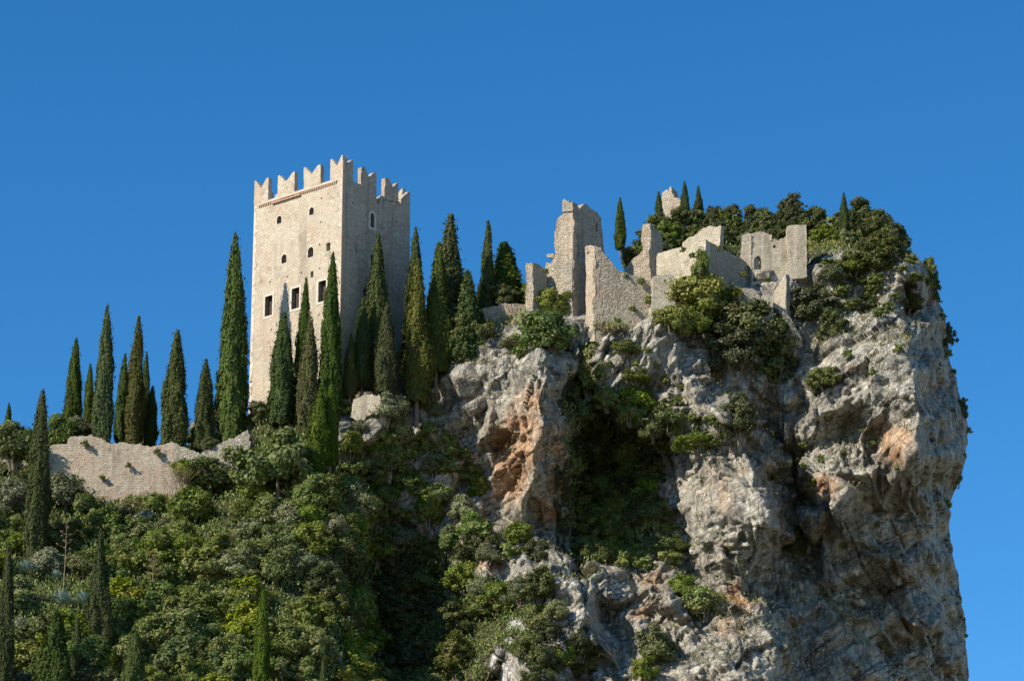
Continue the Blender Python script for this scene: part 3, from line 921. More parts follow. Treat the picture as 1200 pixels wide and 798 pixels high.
MR = [[(401.9,None),(401.9,181.7),(406.5,193.5),(411.5,188),(413.9,187.2),(413.9,None)],
      [(424,None),(424,196),(427.3,195.3),(432.8,208.3),(438,202.5),(441,201.3),(441.2,None)],
      [(451.5,None),(451.5,208.8),(455,208.2),(460.6,220),(465,214.5),(467,213.8),(467,237)],
      [(472.3,None),(472.6,232),(475,229),(479.5,224.5),(480.7,226),(480.7,None)]]
for i, L in enumerate(MR):
    pts_ = []
    for u, v in L:
        if v is None:
            a = RFc.loc(u, 225)[0]; pts_.append((min(a, aR - .004), zt - (0.0 if i < 2 else 0.6) + .003))
        else:
            a, z = RFc.loc(u, v); pts_.append((min(a, aR - .004), z))
    if i == 0: pts_ = [(max(p[0], 0.66), p[1]) for p in pts_]
    slab('merlon', RFc, pts_, [], 0.62, 0.0, M['keep_side'], keep, rag=0.04, seed=30 + i, step=0.5, local=True)
# far merlons
for fc, ln, sg in ((LB, aL, sgL), (RB, aR, 1)):
    for k in range(4):
        c = ln * (k + 0.5) / 4
        slab('merlon', fc, [(sg * (c - 1), zt + .003), (sg * (c - 1), zt + 2.3), (sg * c, zt + 1.5), (sg * (c + 1), zt + 2.3), (sg * (c + 1), zt + .003)], [], .62, 0, M['keep'], keep, rag=.03, seed=40 + k, local=True)
# string course with small brackets under the left parapet
a0 = LFc.loc(303.5, 239)[0]; a1 = LFc.loc(395, 213.7)[0]
zc = (LFc.loc(303.5, 240)[1] + LFc.loc(395, 214.5)[1]) / 2
slab('cornice', LFc, [(a0, zc), (a1, zc), (a1, zc + 0.16), (a0, zc + 0.16)], [], 0.0, 0.22, M['pale'], keep, rag=0.0, seed=5, local=True)
n_ = 44; comb = []
for k in range(n_):
    x_ = a0 + (a1 - a0) * (k + .25) / n_; y_ = a0 + (a1 - a0) * (k + .75) / n_
    dz = .24 if not 12 < k < 21 else .06
    comb += [(x_, zc - .055), (x_, zc - dz), (y_, zc - dz), (y_, zc - .055)]
slab('bracket_row', LFc, comb + [(a1, zc - .055), (a1, zc - .004), (a0, zc - .004), (a0, zc - .055)], [], 0.0, .16, M['brick'], keep, local=True)
ax0 = LFc.loc(320, 235)[0]; ax1 = LFc.loc(353, 226)[0]
slab('drip_board', LFc, [(ax0, zc - .36), (ax1, zc - .36), (ax1, zc - .25), (ax0, zc - .25)], [], 0.0, 0.30, M['brick'], keep, local=True)
# windows: stone surround + dark panel painted in for the unlit interior
def window(face, w_, out=0.05, sur=0.32, parent=None, surround=True, matS='pale', dark=True, back=0.75):
    u, v, w, h, ar = w_
    inner = local_rect(face, u, v, w, h, bool(ar))
    if surround:
        outer = local_rect(face, u, v, w, h, bool(ar), g=sur)
        outer = ragged(outer, 0.5, 0.05, random.Random(int(u)))
        f = slab('window', face, outer, [inner], 0.5, out, M[matS], parent, local=True, seed=int(u))
    else:
        f = None
    if dark:
        inn = local_rect(face, u, v, w, h, bool(ar), g=0.03)
        slab('dark_backing', face, inn, [], back + .06, -back, M['interior_dark'], f if f else parent, local=True)
    return f
for w_ in LW:
    big = w_[3] > 20
    window(LFc, w_, 0.05 if big else 0.03, 0.28 if big else 0.13, keep, surround=(w_[2] > 5), dark=True, back=0.55 if big else 0.9)
for w_ in RW:
    window(RFc, w_, 0.04, 0.30 if w_[4] and w_[3] > 15 else 0.14, keep, surround=(w_[2] > 2 and w_[3] != 13), dark=True, back=0.9)
# corner quoins in brick and stone
def quoins(face, a, sg, z0, z1, mat, seed, wid=(0.28, 0.5), hh=0.34, rate=0.75, proud=0.03):
    """the corner stones: one toothed strip, proud of the wall"""
    rq = random.Random(seed)
    edge_ = []; z = z0
    while z < z1:
        h_ = hh * rq.uniform(.8, 1.2)
        w_ = rq.uniform(*wid) if rq.random() < rate else wid[0] * .5
        edge_ += [(a + sg * w_, z), (a + sg * w_, z + h_ - .02)]
        z += h_
    poly = edge_ + [(a, edge_[-1][1]), (a, z0)]
    o = slab('quoins', face, poly, [], 0.02, proud, None, None, local=True, seed=seed)
    me = o.data; bpy.data.objects.remove(o)
    return me
link('quoins', quoins(RFc, 0.0, 1, zb, zt + 2.0, None, 3), M['brick'], keep)
link('quoins', quoins(LFc, sgL * (aL - .02), -sgL, zb, zt, None, 5, (.3, .6), .4, .8), M['pale'], keep)
link('quoins', quoins(LFc, sgL * 0.02, sgL, zb, zt - .2, None, 6, (.15, .4), .4, .4), M['pale'], keep)

# ------------------------------------------------------------------ the ruins to the right
def simple_wall(name, label, cat, face, outer, holes=(), thick=0.9, mat='rubble', rag=0.14, seed=0, group=None):
    """one wall, one mesh, top-level"""
    o = slab(name, face, outer, holes, thick, 0, M[mat], None, rag=rag, seed=seed)
    return tag(o, label, cat, group)

# tall ruined tower
rt = empty('ruined_tower', P1(671, 360, 352), 'tall broken ruin tower with orange tinted left corner and a dark right side', 'ruined tower')
TL = Face(671.4, 300, 352.5, 180 - 36); TR = Face(671.4, 300, 352.5, 50)
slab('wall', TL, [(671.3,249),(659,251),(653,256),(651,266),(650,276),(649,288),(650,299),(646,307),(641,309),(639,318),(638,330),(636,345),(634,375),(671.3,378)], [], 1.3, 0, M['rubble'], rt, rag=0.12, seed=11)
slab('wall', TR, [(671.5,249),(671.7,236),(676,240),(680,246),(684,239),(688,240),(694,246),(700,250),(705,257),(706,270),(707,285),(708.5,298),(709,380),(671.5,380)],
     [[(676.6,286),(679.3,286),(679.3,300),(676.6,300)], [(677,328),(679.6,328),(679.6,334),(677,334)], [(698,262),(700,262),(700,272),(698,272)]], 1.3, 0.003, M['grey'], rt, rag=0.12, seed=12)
slab('parapet', TL, [(671.3,248.5),(659.6,249.5),(659.2,236),(661,233.5),(663.5,233.8),(664.5,236),(667,235.5),(668,238),(671,237)], [], 0.9, 0.12, M['grey'], rt, rag=0.07, seed=13, step=.35)
slab('corbel_stone', TL, [(641,298.5),(649,297.6),(649.6,300),(648.5,303),(641.5,301.5)], [], 0.8, 0.1, M['rubble'], rt, rag=0.03, seed=14)
link('quoins', quoins(TL, 0.0, sgL, P1(671, 362, 352)[2], P1(671, 252, 352)[2], None, 15, (.4, 1.1), .36, .92, .03), M['pink'], rt)
link('quoins', quoins(TR, 0.0, 1, P1(671, 366, 352)[2], P1(671, 252, 352)[2], None, 16, (.35, .8), .36, .92, .03), M['brick'], rt)

fr = empty('ruined_wall', P1(622, 345, 352), 'small broken corner wall standing left of the tall ruin tower', 'ruined wall')
FL = Face(624, 330, 352, 180 - 36); FR = Face(624, 330, 352, 50)
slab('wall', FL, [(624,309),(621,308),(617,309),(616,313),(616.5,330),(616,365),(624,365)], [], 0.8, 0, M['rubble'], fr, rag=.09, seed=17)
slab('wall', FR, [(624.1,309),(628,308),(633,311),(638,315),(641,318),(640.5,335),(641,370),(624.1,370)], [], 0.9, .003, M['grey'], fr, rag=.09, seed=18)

cw = empty('curtain_wall', P1(697, 372, 350), 'broad ragged curtain wall of reddish rubble right of the tall ruin tower', 'ruined wall')
CF = Face(697, 330, 350, 14); CL = Face(697, 330, 350, 180 - 50)
slab('wall', CF, [(697.1,289),(700,289),(705,295),(709,297),(714,303),(718,307),(724,315),(730,319),(737,321),(745,323),(755,327),(764,331),(769,334),(771,400),(697.1,400)], [[(700,341),(702,341),(702,343.5),(700,343.5)]], 1.1, 0, M['rubble'], cw, rag=.13, seed=19)
slab('wall', CL, [(696.9,289),(692,288),(687,288.5),(686,289.5),(686,400),(696.9,400)], [], 1.1, .003, M['pink'], cw, rag=.07, seed=20)
link('quoins', quoins(CF, 0.0, 1, P1(697, 372, 350)[2], P1(697, 291, 350)[2], None, 25, (.4, 1.0), .4, .85, .03), M['pink'], cw)

fw = empty('ruined_wall', P1(757, 325, 355), 'thin finger of ruined wall rising between curtain wall and roofless house', 'ruined wall')
WF = Face(761, 300, 356, 180 - 30); WR = Face(761, 300, 356, 40)
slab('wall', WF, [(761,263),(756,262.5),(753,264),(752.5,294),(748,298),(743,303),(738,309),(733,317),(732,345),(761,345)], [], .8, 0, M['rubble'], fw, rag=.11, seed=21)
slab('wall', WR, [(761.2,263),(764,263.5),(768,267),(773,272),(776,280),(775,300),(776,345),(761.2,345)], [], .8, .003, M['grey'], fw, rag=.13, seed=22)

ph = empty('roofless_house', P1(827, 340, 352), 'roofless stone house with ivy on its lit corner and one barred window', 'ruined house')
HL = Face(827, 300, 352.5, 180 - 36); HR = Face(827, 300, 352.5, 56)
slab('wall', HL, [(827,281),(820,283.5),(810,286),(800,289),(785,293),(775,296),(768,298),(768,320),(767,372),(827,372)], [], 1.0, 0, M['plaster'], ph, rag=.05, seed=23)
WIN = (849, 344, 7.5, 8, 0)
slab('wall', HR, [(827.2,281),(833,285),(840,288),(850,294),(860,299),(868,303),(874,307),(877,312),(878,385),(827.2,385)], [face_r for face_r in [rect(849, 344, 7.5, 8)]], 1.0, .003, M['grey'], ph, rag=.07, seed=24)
wf = window(HR, WIN, .05, .22, ph, True, 'pale', True, .5)
inn = local_rect(HR, 849, 344, 7.5, 8)
xm = sum(p[0] for p in inn) / 4; zm = sum(p[1] for p in inn) / 4; x0 = min(p[0] for p in inn); x1 = max(p[0] for p in inn); z0 = min(p[1] for p in inn); z1 = max(p[1] for p in inn)
slab('bar', HR, [(xm - .05, z0), (xm + .05, z0), (xm + .05, z1), (xm - .05, z1)], [], .25, -.15, M['pale'], wf, local=True)
slab('bar', HR, [(x0, zm + .1), (xm - .051, zm + .1), (xm - .051, zm + .18), (x0, zm + .18)], [], .25, -.15, M['pale'], wf, local=True)
slab('bar', HR, [(xm + .051, zm + .1), (x1, zm + .1), (x1, zm + .18), (xm + .051, zm + .18)], [], .25, -.15, M['pale'], wf, local=True)
link('quoins', quoins(HL, 0.0, sgL, P1(827, 362, 352)[2], P1(827, 285, 352)[2], None, 26, (.3, .7), .35, .8, .025), M['pale'], ph)

G1 = Face(845, 280, 362, 180 - 30)
gb = simple_wall('gable_wall', 'stepped gable fragment of pale stone standing behind the roofless house', 'ruined wall', G1,
   [(845,265),(838,265.5),(830,266.5),(822,268.5),(818,273),(812,277),(806,279.5),(800,284),(799,310),(845,310)], [], .9, 'plaster', .12, 27)
b1 = Face(768, 330, 350.5, 8)
simple_wall('ruined_wall', 'low rounded stub of pale wall below the left end of the roofless house', 'ruined wall', b1,
   [(766,324),(771,322),(780,321.5),(788,322),(792,327),(793,345),(794,372),(764,372),(765,345)], [], 1.3, 'plaster', .12, 28)

uh = empty('round_bastion_ruin', P1(885, 315, 360), 'pale roofless upper house with an arched doorway below the summit trees', 'ruined house')
U0 = Face(880, 300, 360, 180 - 62); U1 = Face(880, 300, 360, 4); U2 = Face(921.8, 290, 359.6, 0)
slab('side_wall', U0, [(880,276),(876,273.6),(872,274),(869,277),(868.6,290),(867,302),(868,335),(880,335)], [], 1.0, 0, M['grey'], uh, rag=.08, seed=31)
slab('wall', U1, [(880.2,277),(882,274),(888,272),(895,271.6),(901,274.5),(904,280),(912,281),(916,278.5),(919,280),(921.6,276),(921.6,330),(880.2,335)],
     [local and h for h, local in [([(883.5,316),(883.5,305),(885,301.5),(888,299.6),(891,301),(892.6,305),(893,316)], True), ([(905.8,287.5),(909,287.5),(909,290.5),(905.8,290.5)], True)]], 1.0, 0.003, M['plaster'], uh, rag=.07, seed=32)
slab('tower_wall', U2, [(922,266),(925,264.4),(932,264.8),(938,264),(945,264.2),(945.3,297),(945,325),(922,330)], [], 1.6, 0.15, M['plaster'], uh, rag=.06, seed=33)
slab('post', U1, [(902.6,282),(902.4,277),(901.8,276.6),(902.4,275.6),(904.2,275.6),(904.6,276.6),(904,277.2),(904,282)], [], .5, .1, M['pale'], uh, seed=34)

lw = empty('terrace_wall', P1(880, 365, 354), 'low stone wall with square pier under the upper arched house', 'ruined wall')
A1 = Face(871, 350, 354, 8); A0 = Face(871, 350, 354, 180 - 48); A2 = Face(893, 355, 353.4, 4)
slab('side_wall', A0, [(871,338),(869,337),(867,338),(867,385),(871,385)], [], .8, 0, M['plaster'], lw, rag=.05, seed=35)
slab('wall', A1, [(871.2,338),(877,338.5),(885,340),(892,342),(892.5,395),(871.2,395)], [], .8, .003, M['grey'], lw, rag=.08, seed=36)
slab('pier', A2, [(893,346),(900,345),(905.5,347),(906,400),(893,400)], [], 1.2, .1, M['plaster'], lw, rag=.05, seed=37)
tw = empty('ruined_wall', P1(915, 365, 354), 'tall thin wall with straight dark right edge beside the grey crag', 'ruined wall')
B1 = Face(921, 350, 354.4, 180 - 24); B2 = Face(921, 350, 354.4, 52)
slab('wall', B1, [(921,321.5),(917,326),(912,334),(908,340),(906,345),(905.5,362),(908,361),(913,363),(916,373),(916.5,395),(921,400)], [], .8, 0, M['plaster'], tw, rag=.06, seed=38)
slab('side_wall', B2, [(921.2,321.5),(924,322),(925.5,325),(925.5,370),(924,372),(921.2,400)], [], .8, .003, M['grey'], tw, rag=.05, seed=39)
D1 = Face(921, 370, 354, 22)
simple_wall('stair_wall', 'slanting wall running down the rocks under the tall thin wall', 'ruined wall', D1,
   [(918,365),(922,366),(926,373),(931,381),(935,389),(940,397),(942,406),(936,408),(926,398),(919,392)], [], .8, 'rubble', .10, 40)
S1 = Face(790, 235, 380, 180 - 25)
simple_wall('summit_ruin', 'jagged pale tower remnant poking up between small summit cypresses', 'ruined tower', S1,
   [(775,226),(779,224),(782,222.5),(783.5,224),(785,219.5),(787,219),(788,226),(789,231),(793,231),(797,233),(798,236),(797,262),(776,262)], [], 2.0, 'pink', .12, 41)

# retaining walls on the left, below the keep and behind the prow
T1 = Face(130, 550, 349.2, -2)
simple_wall('retaining_wall', 'long ragged retaining wall of pinkish rubble under the left cypress row', 'stone wall', T1,
   [(56,522),(64,520),(70,521),(77,519),(80,513),(88,511),(98,509.5),(108,511),(116,513),(124,517),(140,518.5),(152,519),(165,521),(178,523),(190,521),(203,519),(214,525),(216,600),(56,620)], [], 1.2, 'pink', .14, 42)
T0 = Face(20, 530, 352, 6)
simple_wall('retaining_wall', 'crumbling pale wall end half hidden behind the broad-leaved tree at left edge', 'stone wall', T0,
   [(-20,512),(-5,505),(8,502),(18,504),(30,510),(40,512),(52,516),(66,530),(68,580),(-20,590)], [], 1.2, 'pink', .14, 43)
T2 = Face(262, 530, 347.5, -14)
simple_wall('retaining_wall', 'sloping grey rubble wall climbing toward the foot of the keep', 'stone wall', T2,
   [(200,528),(212,522),(226,526),(236,530),(242,527),(250,523),(262,517),(276,511),(292,504),(296,580),(200,590)], [], 1.2, 'grey', .13, 44)
T3 = Face(430, 480, 344.5, -12)
simple_wall('foundation_wall', 'pale stone foundation block on the rocks below the cypresses', 'stone wall', T3,
   [(413,474),(416,467),(422,464),(432,462),(445,463),(448,467),(447,478),(441,484),(434,486),(428,492),(418,494),(411,488)], [], 2.5, 'plaster', .24, 45)
T4 = Face(590, 365, 354.6, 8)
simple_wall('retaining_wall', 'low pale wall on the rim left of the small ruin corner', 'stone wall', T4,
   [(556,364),(566,362),(578,359),(592,356),(606,355),(622,357),(632,360),(632,395),(556,400)], [], 1.0, 'rubble', .10, 46)
T5 = Face(478, 395, 358, 10)
simple_wall('ruined_wall', 'small pale wall stub at the right foot of the keep', 'stone wall', T5,
   [(466,397),(470,393),(478,391),(484,393),(487,398),(487,415),(466,415)], [], .8, 'plaster', .07, 47)
T6 = Face(230, 500, 361, 5)
simple_wall('ruined_wall', 'small pale wall piece showing between two cypresses left of the keep', 'stone wall', T6,
   [(222,500),(224,495),(228,494),(250,478),(254,475),(257,477),(258,520),(222,520)], [], .8, 'pink', .07, 48)
# ------------------------------------------------------------------ foliage meshes
NR = np.random.default_rng(5)
def leaf_quads(C, N_, size, asp=1.7, upbias=0.0, rnd=0.8, rng=NR):
    """small leaf-spray faces at the points C, facing roughly along N_"""
    n = len(C)
    N_ = N_ + rng.normal(0, rnd, (n, 3)); N_ /= np.linalg.norm(N_, axis=1, keepdims=True) + 1e-9
    t = rng.normal(0, 1, (n, 3)); t[:, 2] += upbias
    t -= N_ * (t * N_).sum(1, keepdims=True); t /= np.linalg.norm(t, axis=1, keepdims=True) + 1e-9
    b = np.cross(N_, t)
    s = size * rng.uniform(0.6, 1.35, (n, 1))
    V = np.stack([C - t * s * asp * .5, C + b * s * .5 - t * s * .1, C + t * s * asp * .5, C - b * s * .5 + t * s * .1], 1)
    return V.reshape(-1, 3)

def quads_mesh(name, V, extra=None):
    n = len(V) // 4
    Fq = np.arange(n * 4).reshape(n, 4)
    if extra is not None:
        Ev, Ef = extra
        Fq = np.concatenate([Fq, Ef + len(V)]); V = np.concatenate([V, Ev])
    return np_mesh(name, V, Fq, 4)

def sphere_grid(nu, nv):
    th = np.linspace(0, math.pi, nv); ph = np.linspace(0, 2 * math.pi, nu, endpoint=False)
    T, P = np.meshgrid(th, ph, indexing='ij')
    V = np.stack([np.sin(T) * np.cos(P), np.sin(T) * np.sin(P), np.cos(T)], -1).reshape(-1, 3)
    f = []
    for i in range(nv - 1):
        for j in range(nu):
            f.append((i * nu + j, (i + 1) * nu + j, (i + 1) * nu + (j + 1) % nu, i * nu + (j + 1) % nu))
    return V, np.array(f)

def crown_mesh(name, seed, nclump=52, leaves=7000, flat=0.8, size=0.085, loose=0.0, spread=1.0, core=True):
    """crown of unit radius: clumps of leaf sprays of many sizes on an uneven frame, with gaps between"""
    rng = np.random.default_rng(seed)
    cs, rs = [], []
    lump = rng.normal(0, 1, (5, 3)); lump /= np.linalg.norm(lump, axis=1, keepdims=True)
    la = rng.uniform(-.3, .3, 5)
    for k in range(nclump):
        d = rng.normal(0, 1, 3); d /= np.linalg.norm(d)
        if d[2] < -0.75: d[2] *= -1
        rr = (rng.uniform(0.50, 0.90) if k % 4 else rng.uniform(.15, .5)) * spread * (1 + (la * np.maximum(lump @ d, 0) ** 2).sum() * 1.6)
        cs.append(d * rr * np.array([1, 1, flat])); rs.append(rng.uniform(0.10, 0.30))
    cs = np.array(cs); rs = np.array(rs)
    w = rs ** 2; w /= w.sum()
    ci = rng.choice(nclump, leaves, p=w)
    d = rng.normal(0, 1, (leaves, 3)); d /= np.linalg.norm(d, axis=1, keepdims=True)
    dn = d.copy()
    r_ = rs[ci] * (rng.uniform(0.0, 1, leaves) ** (0.35)) * (1 + rng.normal(0, .12, leaves))
    C = cs[ci] + d * r_[:, None] * np.array([1.1, 1.1, .9])
    # sprigs sticking out
    ns = leaves // 12
    si = rng.choice(leaves, ns)
    C[si] += dn[si] * rng.uniform(0.02, 0.16, (ns, 1)) * (1 + loose)
    nn = dn * 0.8 + cs[ci] * 0.6 + np.array([0, 0, .35])
    V = leaf_quads(C, nn, size, 1.6, 0, 0.55, rng)
    extra = None
    if core:  # solid blobs hidden in the foliage, added to block light
        S, Fs = sphere_grid(8, 6)
        ev, ef = [], []
        for k in range(nclump):
            ef.append(Fs + len(S) * len(ev)); ev.append(S * rs[k] * 0.42 + cs[k])
        ef.append(Fs + len(S) * len(ev)); ev.append(S * np.array([.38, .38, .38 * flat]) * spread)
        extra = (np.concatenate(ev), np.concatenate(ef))
    return quads_mesh(name, V, extra)

def tube(bm, P0, P1_, r0, r1, n=6, bend=None):
    """a tapered limb with a slight bend"""
    P0 = Vector(P0); P1_ = Vector(P1_)
    mid = (P0 + P1_) / 2 + (bend or Vector((0, 0, 0)))
    rings = []
    cen = [P0, P0.lerp(mid, .5) * .5 + mid.lerp(P0, .5) * .5, mid, mid.lerp(P1_, .5), P1_]
    for i, c in enumerate(cen):
        t = i / 4; r_ = r0 * (1 - t) + r1 * t
        dvec = (P1_ - P0).normalized()
        a = dvec.orthogonal().normalized(); b = dvec.cross(a)
        rings.append([bm.verts.new(c + (a * math.cos(2 * math.pi * k / n) + b * math.sin(2 * math.pi * k / n)) * r_) for k in range(n)])
    for i in range(4):
        for k in range(n):
            bm.faces.new([rings[i][k], rings[i][(k + 1) % n], rings[i + 1][(k + 1) % n], rings[i + 1][k]])
    bm.faces.new(rings[-1]); bm.faces.new(rings[0][::-1])

def trunk_mesh(name, seed, h=0.75, r=0.07, multi=1):
    rg = random.Random(seed)
    bm = bmesh.new()
    for m_ in range(multi):
        x, y = rg.uniform(-.12, .12) * (multi > 1), rg.uniform(-.12, .12) * (multi > 1)
        top = (x * 3 + rg.uniform(-.1, .1), y * 3 + rg.uniform(-.1, .1), h)
        tube(bm, (x, y, -0.45), top, r, r * .5, 6, Vector((rg.uniform(-.05, .05), rg.uniform(-.05, .05), 0)))
        for k in range(5):
            a = rg.uniform(0, 6.28); z = h * rg.uniform(.5, 1)
            t = z / h
            b0 = (x + (top[0] - x) * t, y + (top[1] - y) * t, z)
            tube(bm, b0, (b0[0] + math.cos(a) * .6, b0[1] + math.sin(a) * .6, z + rg.uniform(.2, .6)), r * .45, r * .12, 5, Vector((0, 0, .05)))
    me = bpy.data.meshes.new(name); bm.to_mesh(me); bm.free()
    return me

def cypress_mesh(name, seed, H=18.0, Rm=1.45, leaves=21000, profile='flame', size=0.14):
    """dense upright crown made of upward-licking tufts"""
    rng = np.random.default_rng(seed)
    def prof(t):
        if profile == 'cone': return np.clip(1 - t, 0, 1) ** 0.8 * (0.75 + 0.25 * smooth(0, .15, t))
        if profile == 'slim': return np.clip(1 - t ** 2.6, 0, 1) ** 0.9 * (0.8 + 0.2 * smooth(0, .3, t))
        return np.clip(1 - t ** 1.85, 0, 1) ** 0.92 * (0.78 + 0.22 * smooth(0, .22, t))
    ph0 = rng.uniform(0, 6.28, 6)
    def rad(t, a):
        lob = 1 + 0.13 * np.sin(3 * a + ph0[0] + 2.5 * np.sin(5 * t + ph0[1])) + 0.07 * np.sin(5 * a + ph0[2] + 9 * t) + 0.06 * np.sin(13 * t + ph0[3] + a)
        p = np.stack([np.cos(a) * 1.8, np.sin(a) * 1.8, t * H * 0.30], -1)
        lob = lob + 0.26 * vnoise(p * 1.6, seed) + 0.12 * vnoise(p * 3.4, seed + 9)
        return Rm * prof(t) * lob
    # tuft centres
    nt_ = 900
    tt_ = rng.uniform(0, 1, nt_) ** 1.15 * .985; aa = rng.uniform(0, 2 * math.pi, nt_)
    w = np.maximum(prof(tt_), .10); w /= w.sum()
    k = rng.choice(nt_, leaves, p=w)
    tz = rng.uniform(0, 1, leaves) ** 1.3
    trad = rad(tt_, aa)
    ts = 0.35 + 0.35 * rng.uniform(0, 1, nt_)
    cx = np.cos(aa) * trad * .90; cy = np.sin(aa) * trad * .90; cz = tt_ * H
    wd = ts[k] * (1 - tz) * 0.50
    ang = rng.uniform(0, 6.28, leaves); rr = wd * np.sqrt(rng.uniform(0, 1, leaves))
    out = 0.10 * ts[k] * np.sin(tz * 3)
    C = np.stack([cx[k] + np.cos(ang) * rr + np.cos(aa[k]) * out, cy[k] + np.sin(ang) * rr + np.sin(aa[k]) * out, cz[k] + (tz - .25) * ts[k] * 2.2], -1)
    fl = rng.uniform(0, 1, leaves) < .05
    C[fl] += np.stack([np.cos(aa[k]), np.sin(aa[k]), np.full(leaves, .8)], -1)[fl] * rng.uniform(.05, .35, (int(fl.sum()), 1))
    C[:, 2] = np.minimum(C[:, 2], H * 1.0 + rng.uniform(-.2, .2, leaves))
    nn = np.stack([np.cos(aa[k]) + np.cos(ang) * .7, np.sin(aa[k]) + np.sin(ang) * .7, np.full(leaves, .35)], -1)
    V = leaf_quads(C, nn, size, 2.3, 2.2, 0.35, rng)
    # unseen solid core, added to block light through the crown
    nv_, nu_ = 40, 14
    T = np.linspace(0, 1, nv_); A = np.linspace(0, 2 * math.pi, nu_, endpoint=False)
    TT, AA = np.meshgrid(T, A, indexing='ij')
    rr = rad(TT.ravel(), AA.ravel()) * .88
    S = np.stack([np.cos(AA.ravel()) * rr, np.sin(AA.ravel()) * rr, TT.ravel() * H * .99], -1)
    f = []
    for i in range(nv_ - 1):
        for j in range(nu_):
            f.append((i * nu_ + j, i * nu_ + (j + 1) % nu_, (i + 1) * nu_ + (j + 1) % nu_, (i + 1) * nu_ + j))
    return quads_mesh(name, V, (S, np.array(f)))

def shared(name, me, mat, parent=None, loc=(0, 0, 0)):
    o = bpy.data.objects.new(name, me)
    if not me.materials: me.materials.append(mat)
    COL.objects.link(o); o.parent = parent; o.location = loc
    return o

def copy_thing(src, loc, scale, rz, label, cat=None, group=None, mat=None):
    r = src.copy(); COL.objects.link(r)
    r.location = loc; r.scale = scale; r.rotation_euler = (0, 0, rz)
    r['label'] = label
    if group: r['group'] = group
    elif 'group' in r: del r['group']
    if cat: r['category'] = cat
    for ch in src.children:
        c = ch.copy(); COL.objects.link(c); c.parent = r
    return r

# prototypes live until the first placement takes each of them over
class Proto:
    def __init__(s, name, cat, crown, cmat, trunk, lift=0.0, sub='crown'):
        s.name, s.cat, s.crown, s.cmat, s.trunk, s.lift, s.first, s.sub = name, cat, crown, cmat, trunk, lift, None, sub
    def place(s, loc, scale, rz, label, group=None):
        if s.first is None:
            e = bpy.data.objects.new(s.name, None); COL.objects.link(e)
            e['category'] = s.cat
            shared(s.sub, s.crown, s.cmat, e, (0, 0, s.lift))
            if s.trunk: shared('trunk', s.trunk, M['bark'], e)
            s.first = e
            e.location = loc; e.scale = scale; e.rotation_euler = (0, 0, rz); e['label'] = label
            if group: e['group'] = group
            return e
        return copy_thing(s.first, loc, scale, rz, label, s.cat, group)

# --- cypresses
def dcopy(me, name):
    return me.copy()
cyA = [cypress_mesh('cypress_crown', 100 + i, 18, 1.42) for i in range(3)]
cyS = [cypress_mesh('cypress_crown_slim', 110 + i, 18, 1.25, 19000, 'slim') for i in range(2)]
cyC = [cypress_mesh('cypress_crown_cone', 120 + i, 14, 3.0, 26000, 'cone', .2) for i in range(1)]
cyD = [cypress_mesh('conifer_crown', 140 + i, 18, 2.0, 20000, 'cone', .2) for i in range(2)]
cyB = [cypress_mesh('cypress_crown_brown', 130 + i, 18, 1.42) for i in range(2)]
def ctrunk(h=18.0):
    bm = bmesh.new(); tube(bm, (0, 0, -3.0), (0, 0, h * .9), .26, .05, 8); me = bpy.data.meshes.new('cypress_trunk'); bm.to_mesh(me); bm.free(); return me
ct = ctrunk()
PC = {('a', i): Proto('cypress_tree', 'cypress', m, M['cypress'], ct) for i, m in enumerate(cyA)}
PC.update({('s', i): Proto('cypress_tree', 'cypress', m, M['cypress'], ct) for i, m in enumerate(cyS)})
PC.update({('c', i): Proto('cypress_tree', 'cypress', m, M['cypress'], ctrunk(14)) for i, m in enumerate(cyC)})
PC.update({('b', i): Proto('cypress_tree', 'cypress', m, M['cypress_brown'], ct) for i, m in enumerate(cyB)})
PC.update({('d', i): Proto('cypress_tree', 'cypress', m, M['conifer'], ct) for i, m in enumerate(cyD)})
SHP = {'d': (18, 2.0), 'a': (18, 1.42), 's': (18, 1.25), 'c': (14, 3.0), 'b': (18, 1.42)}
